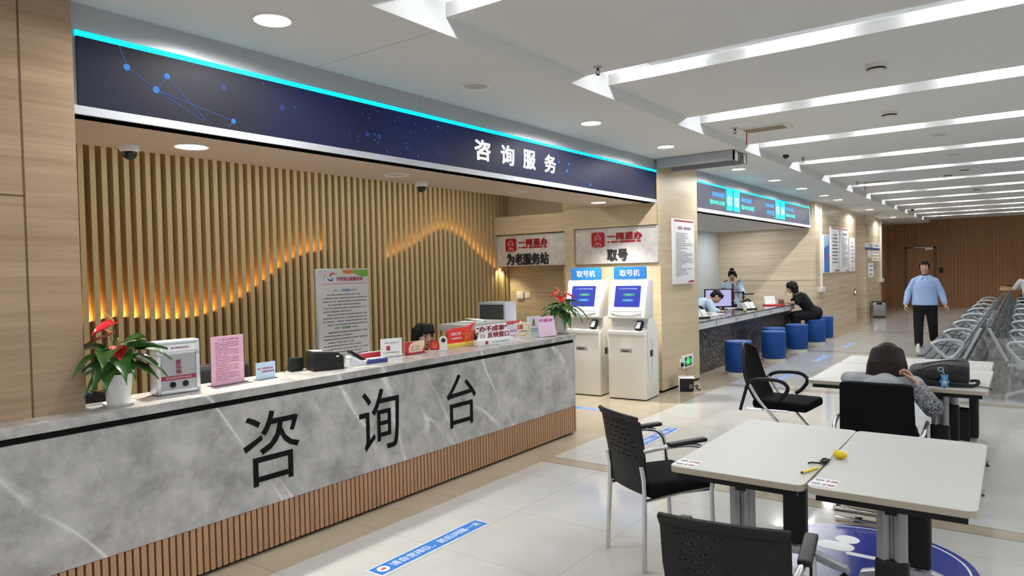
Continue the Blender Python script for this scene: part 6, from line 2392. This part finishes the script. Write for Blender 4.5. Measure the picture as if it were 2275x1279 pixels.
m.prism([(-.018, 1.235), (.018, 1.235), (.014, 1.20), (.034, .90), (0, .86), (-.034, .90), (-.014, 1.20)], .108, .125, bev=.004)
m.build('tie', pm('tie_red', (.16, .012, .022), .6), t)
m = MB()
for k in (-1, 1):
    m.box((k * .135, 0, 1.285), (.11, .07, .016), .006, (0, k * 20, 0))
m.build('epaulettes', pm('epaulette_navy', (.02, .022, .05), .6), t)
m = MB()
MB().tube([P(-.092, .045, -.05), P(-.098, .02, .0), P(-.092, -.01, .03)], .012, 8).build('phone', 'dark_plastic', t)
T = Fig()
T.chain([V(0, 0, .82), V(0, 0, .75)], [.15, .155], .74, V(0, 1, 0))
for k in 'LR':
    T.cap(V(0, 0, .77), J['hip' + k], .11, .10)
    T.chain([J['hip' + k], J['kn' + k], J['an' + k]], [.098, .075, .062])
T.build('trousers', 'trouser_black', t, .008)
for k in 'LR':
    Sh = Fig()
    Sh.cap(J['an' + k] + V(0, 0, -.032), J['toe' + k] + V(0, .02, .006), .042, .036)
    Sh.build('shoe', 'shoe_black', t, .008)

# ---- customer in black on a stool
t = thing('person', 'person in black seated on a blue stool leaning on the service counter', 'person', (-3.47, 15.08, 0), 112)
J = seated(.60, .64)
for k, q in (('L', -1), ('R', 1)):
    J['kn' + k] = V(q * .10, .36, .56)
    J['an' + k] = V(q * .10, .30, .11)
    J['toe' + k] = V(q * .11, .42, .04)
J['elL'] = V(-.22, .34, .835); J['wrL'] = V(-.06, .50, .84)
J['elR'] = V(.24, .36, .835); J['wrR'] = V(.13, .36, 1.04)
F = Fig()
body_core(F, J)
B = frame((.10, 1, -.22))
P = head_shapes(F, J['neck1'] + V(0, .06, .075), B)
hand(F, J['wrL'], (.3, .9, 0), (0, 0, 1), 1, .4)
hand(F, J['wrR'], (-.3, .1, .9), (.6, -.4, .2), 1, .8)
F.build('body', 'skin', t, .006)
face_parts(t, P, 1, B)
H = Fig()
H.ell(P(0, -.022, .044), (.100, .112, .092), B).ell(P(0, -.055, -.01), (.108, .082, .10), B).ell(P(0, -.060, -.075), (.105, .066, .06), B)
for k in (-1, 1):
    H.cap(P(k * .072, .03, .06), P(k * .086, .01, -.05), .022, .014)
    H.cap(P(k * .085, -.03, .02), P(k * .115, -.06, -.03), .02, .01)
for i in range(8):
    x = -.05 + .0143 * i
    H.cap(P(x * .8, .05, .10), P(x, .084 - 2 * x * x, .045), .020, .008)
H.build('hair', 'hair_black', t, .006, 2)
S = Fig()
S.torso(J, 1, 1.28, .03)
for k in 'LR':
    S.cap(J['chest'].lerp(J['neck0'], .6), J['sh' + k], .050, .076 * .92)
    S.cap(J['sh' + k], J['sh' + k] + (J['el' + k] - J['sh' + k]) * .85, .078, .066)
S.build('top', 'top_black', t, .008)
MB().tube([P(-.03, .115, -.03), P(-.05, .135, -.10), P(-.02, .13, -.13)], .004, 6).build('straw', 'glass_dark', t)
T = Fig()
T.chain([J['pelvis'], J['pelvis'] + V(0, .04, -.02)], [.18, .17], .85, V(0, 1, 0))
for k in 'LR':
    T.cap(J['pelvis'], J['hip' + k], .13, .115)
    T.chain([J['hip' + k], J['kn' + k], J['an' + k]], [.115, .09, .075])
T.build('trousers', 'trouser_black', t, .008)
for k in 'LR':
    Sh = Fig()
    Sh.cap(J['an' + k] + V(0, 0, -.03), J['toe' + k] + V(0, .02, .006), .042, .036)
    Sh.build('shoe', 'shoe_black', t, .008)
t = thing('drink_bag', 'brown pouch on the service counter under the customer chin', 'bag', (-3.98, 14.62, CZ), 20)
MB().box((0, 0, .055), (.11, .07, .11), .02, seg=3).build('pouch', pm('pouch_brown', (.16, .075, .04), .6), t)

# ---- person in white at the far desk
t = thing('person', 'person in white top bent over the far wooden desk at the photo edge', 'person', (.10, 22.12, 0), 8)
J = seated(.62, .45)
J['elL'] = V(-.27, .30, .87); J['wrL'] = V(-.12, .50, .875)
J['elR'] = V(.27, .30, .87); J['wrR'] = V(.12, .50, .875)
F = Fig()
body_core(F, J)
B = frame((0.0, 1, -.6), (0, .5, .8))
P = head_shapes(F, J['neck1'] + V(0, .06, .07), B)
hand(F, J['wrL'], (.3, .8, 0), (0, 0, 1), 1, .4)
hand(F, J['wrR'], (-.3, .8, 0), (0, 0, 1), -1, .4)
F.build('body', 'skin', t, .008)
face_parts(t, P, 1, B)
H = Fig()
H.ell(P(0, -.022, .042), (.088, .100, .082), B).ell(P(0, -.05, -.01), (.082, .062, .08), B)
H.build('hair', 'hair_black', t, .008)
S = Fig()
S.torso(J, 1, 1.1, .03)
for k in 'LR':
    S.cap(J['chest'].lerp(J['neck0'], .6), J['sh' + k], .050, .072 * .92)
    S.chain([J['sh' + k], J['el' + k], J['wr' + k] + (J['el' + k] - J['wr' + k]) * .2], [.075, .062, .05])
S.build('top', pm('top_white', (.70, .72, .74), .8), t, .008)
trousers(t, J, 'trouser_black')
t = thing('drum_stool', 'dark stool under the person in white at the far desk', 'stool', (.10, 22.12, 0))
MB().lathe([(0, .0), (.17, .0), (.17, .46), (.16, .475), (0, .475)], (0, 0, 0), 32).build('seat', 'dark_plastic', t)
t = thing('office_stool', 'black swivel stool under the receptionist', 'stool', (-4.52, 4.64, 0))
MB().lathe([(0, .23), (.18, .23), (.19, .25), (.18, .265), (0, .265)], (0, 0, 0), 32).build('seat', 'dark_plastic', t)
MB().cyl((0, 0, .02), (0, 0, .24), .03).lathe([(0, 0), (.2, 0), (.19, .03), (0, .04)], (0, 0, 0), 32).build('base', 'grey_plastic', t)

# ------------------------------------------------------------------ tidy up
bpy.data.objects.remove(_TXO, do_unlink=True)
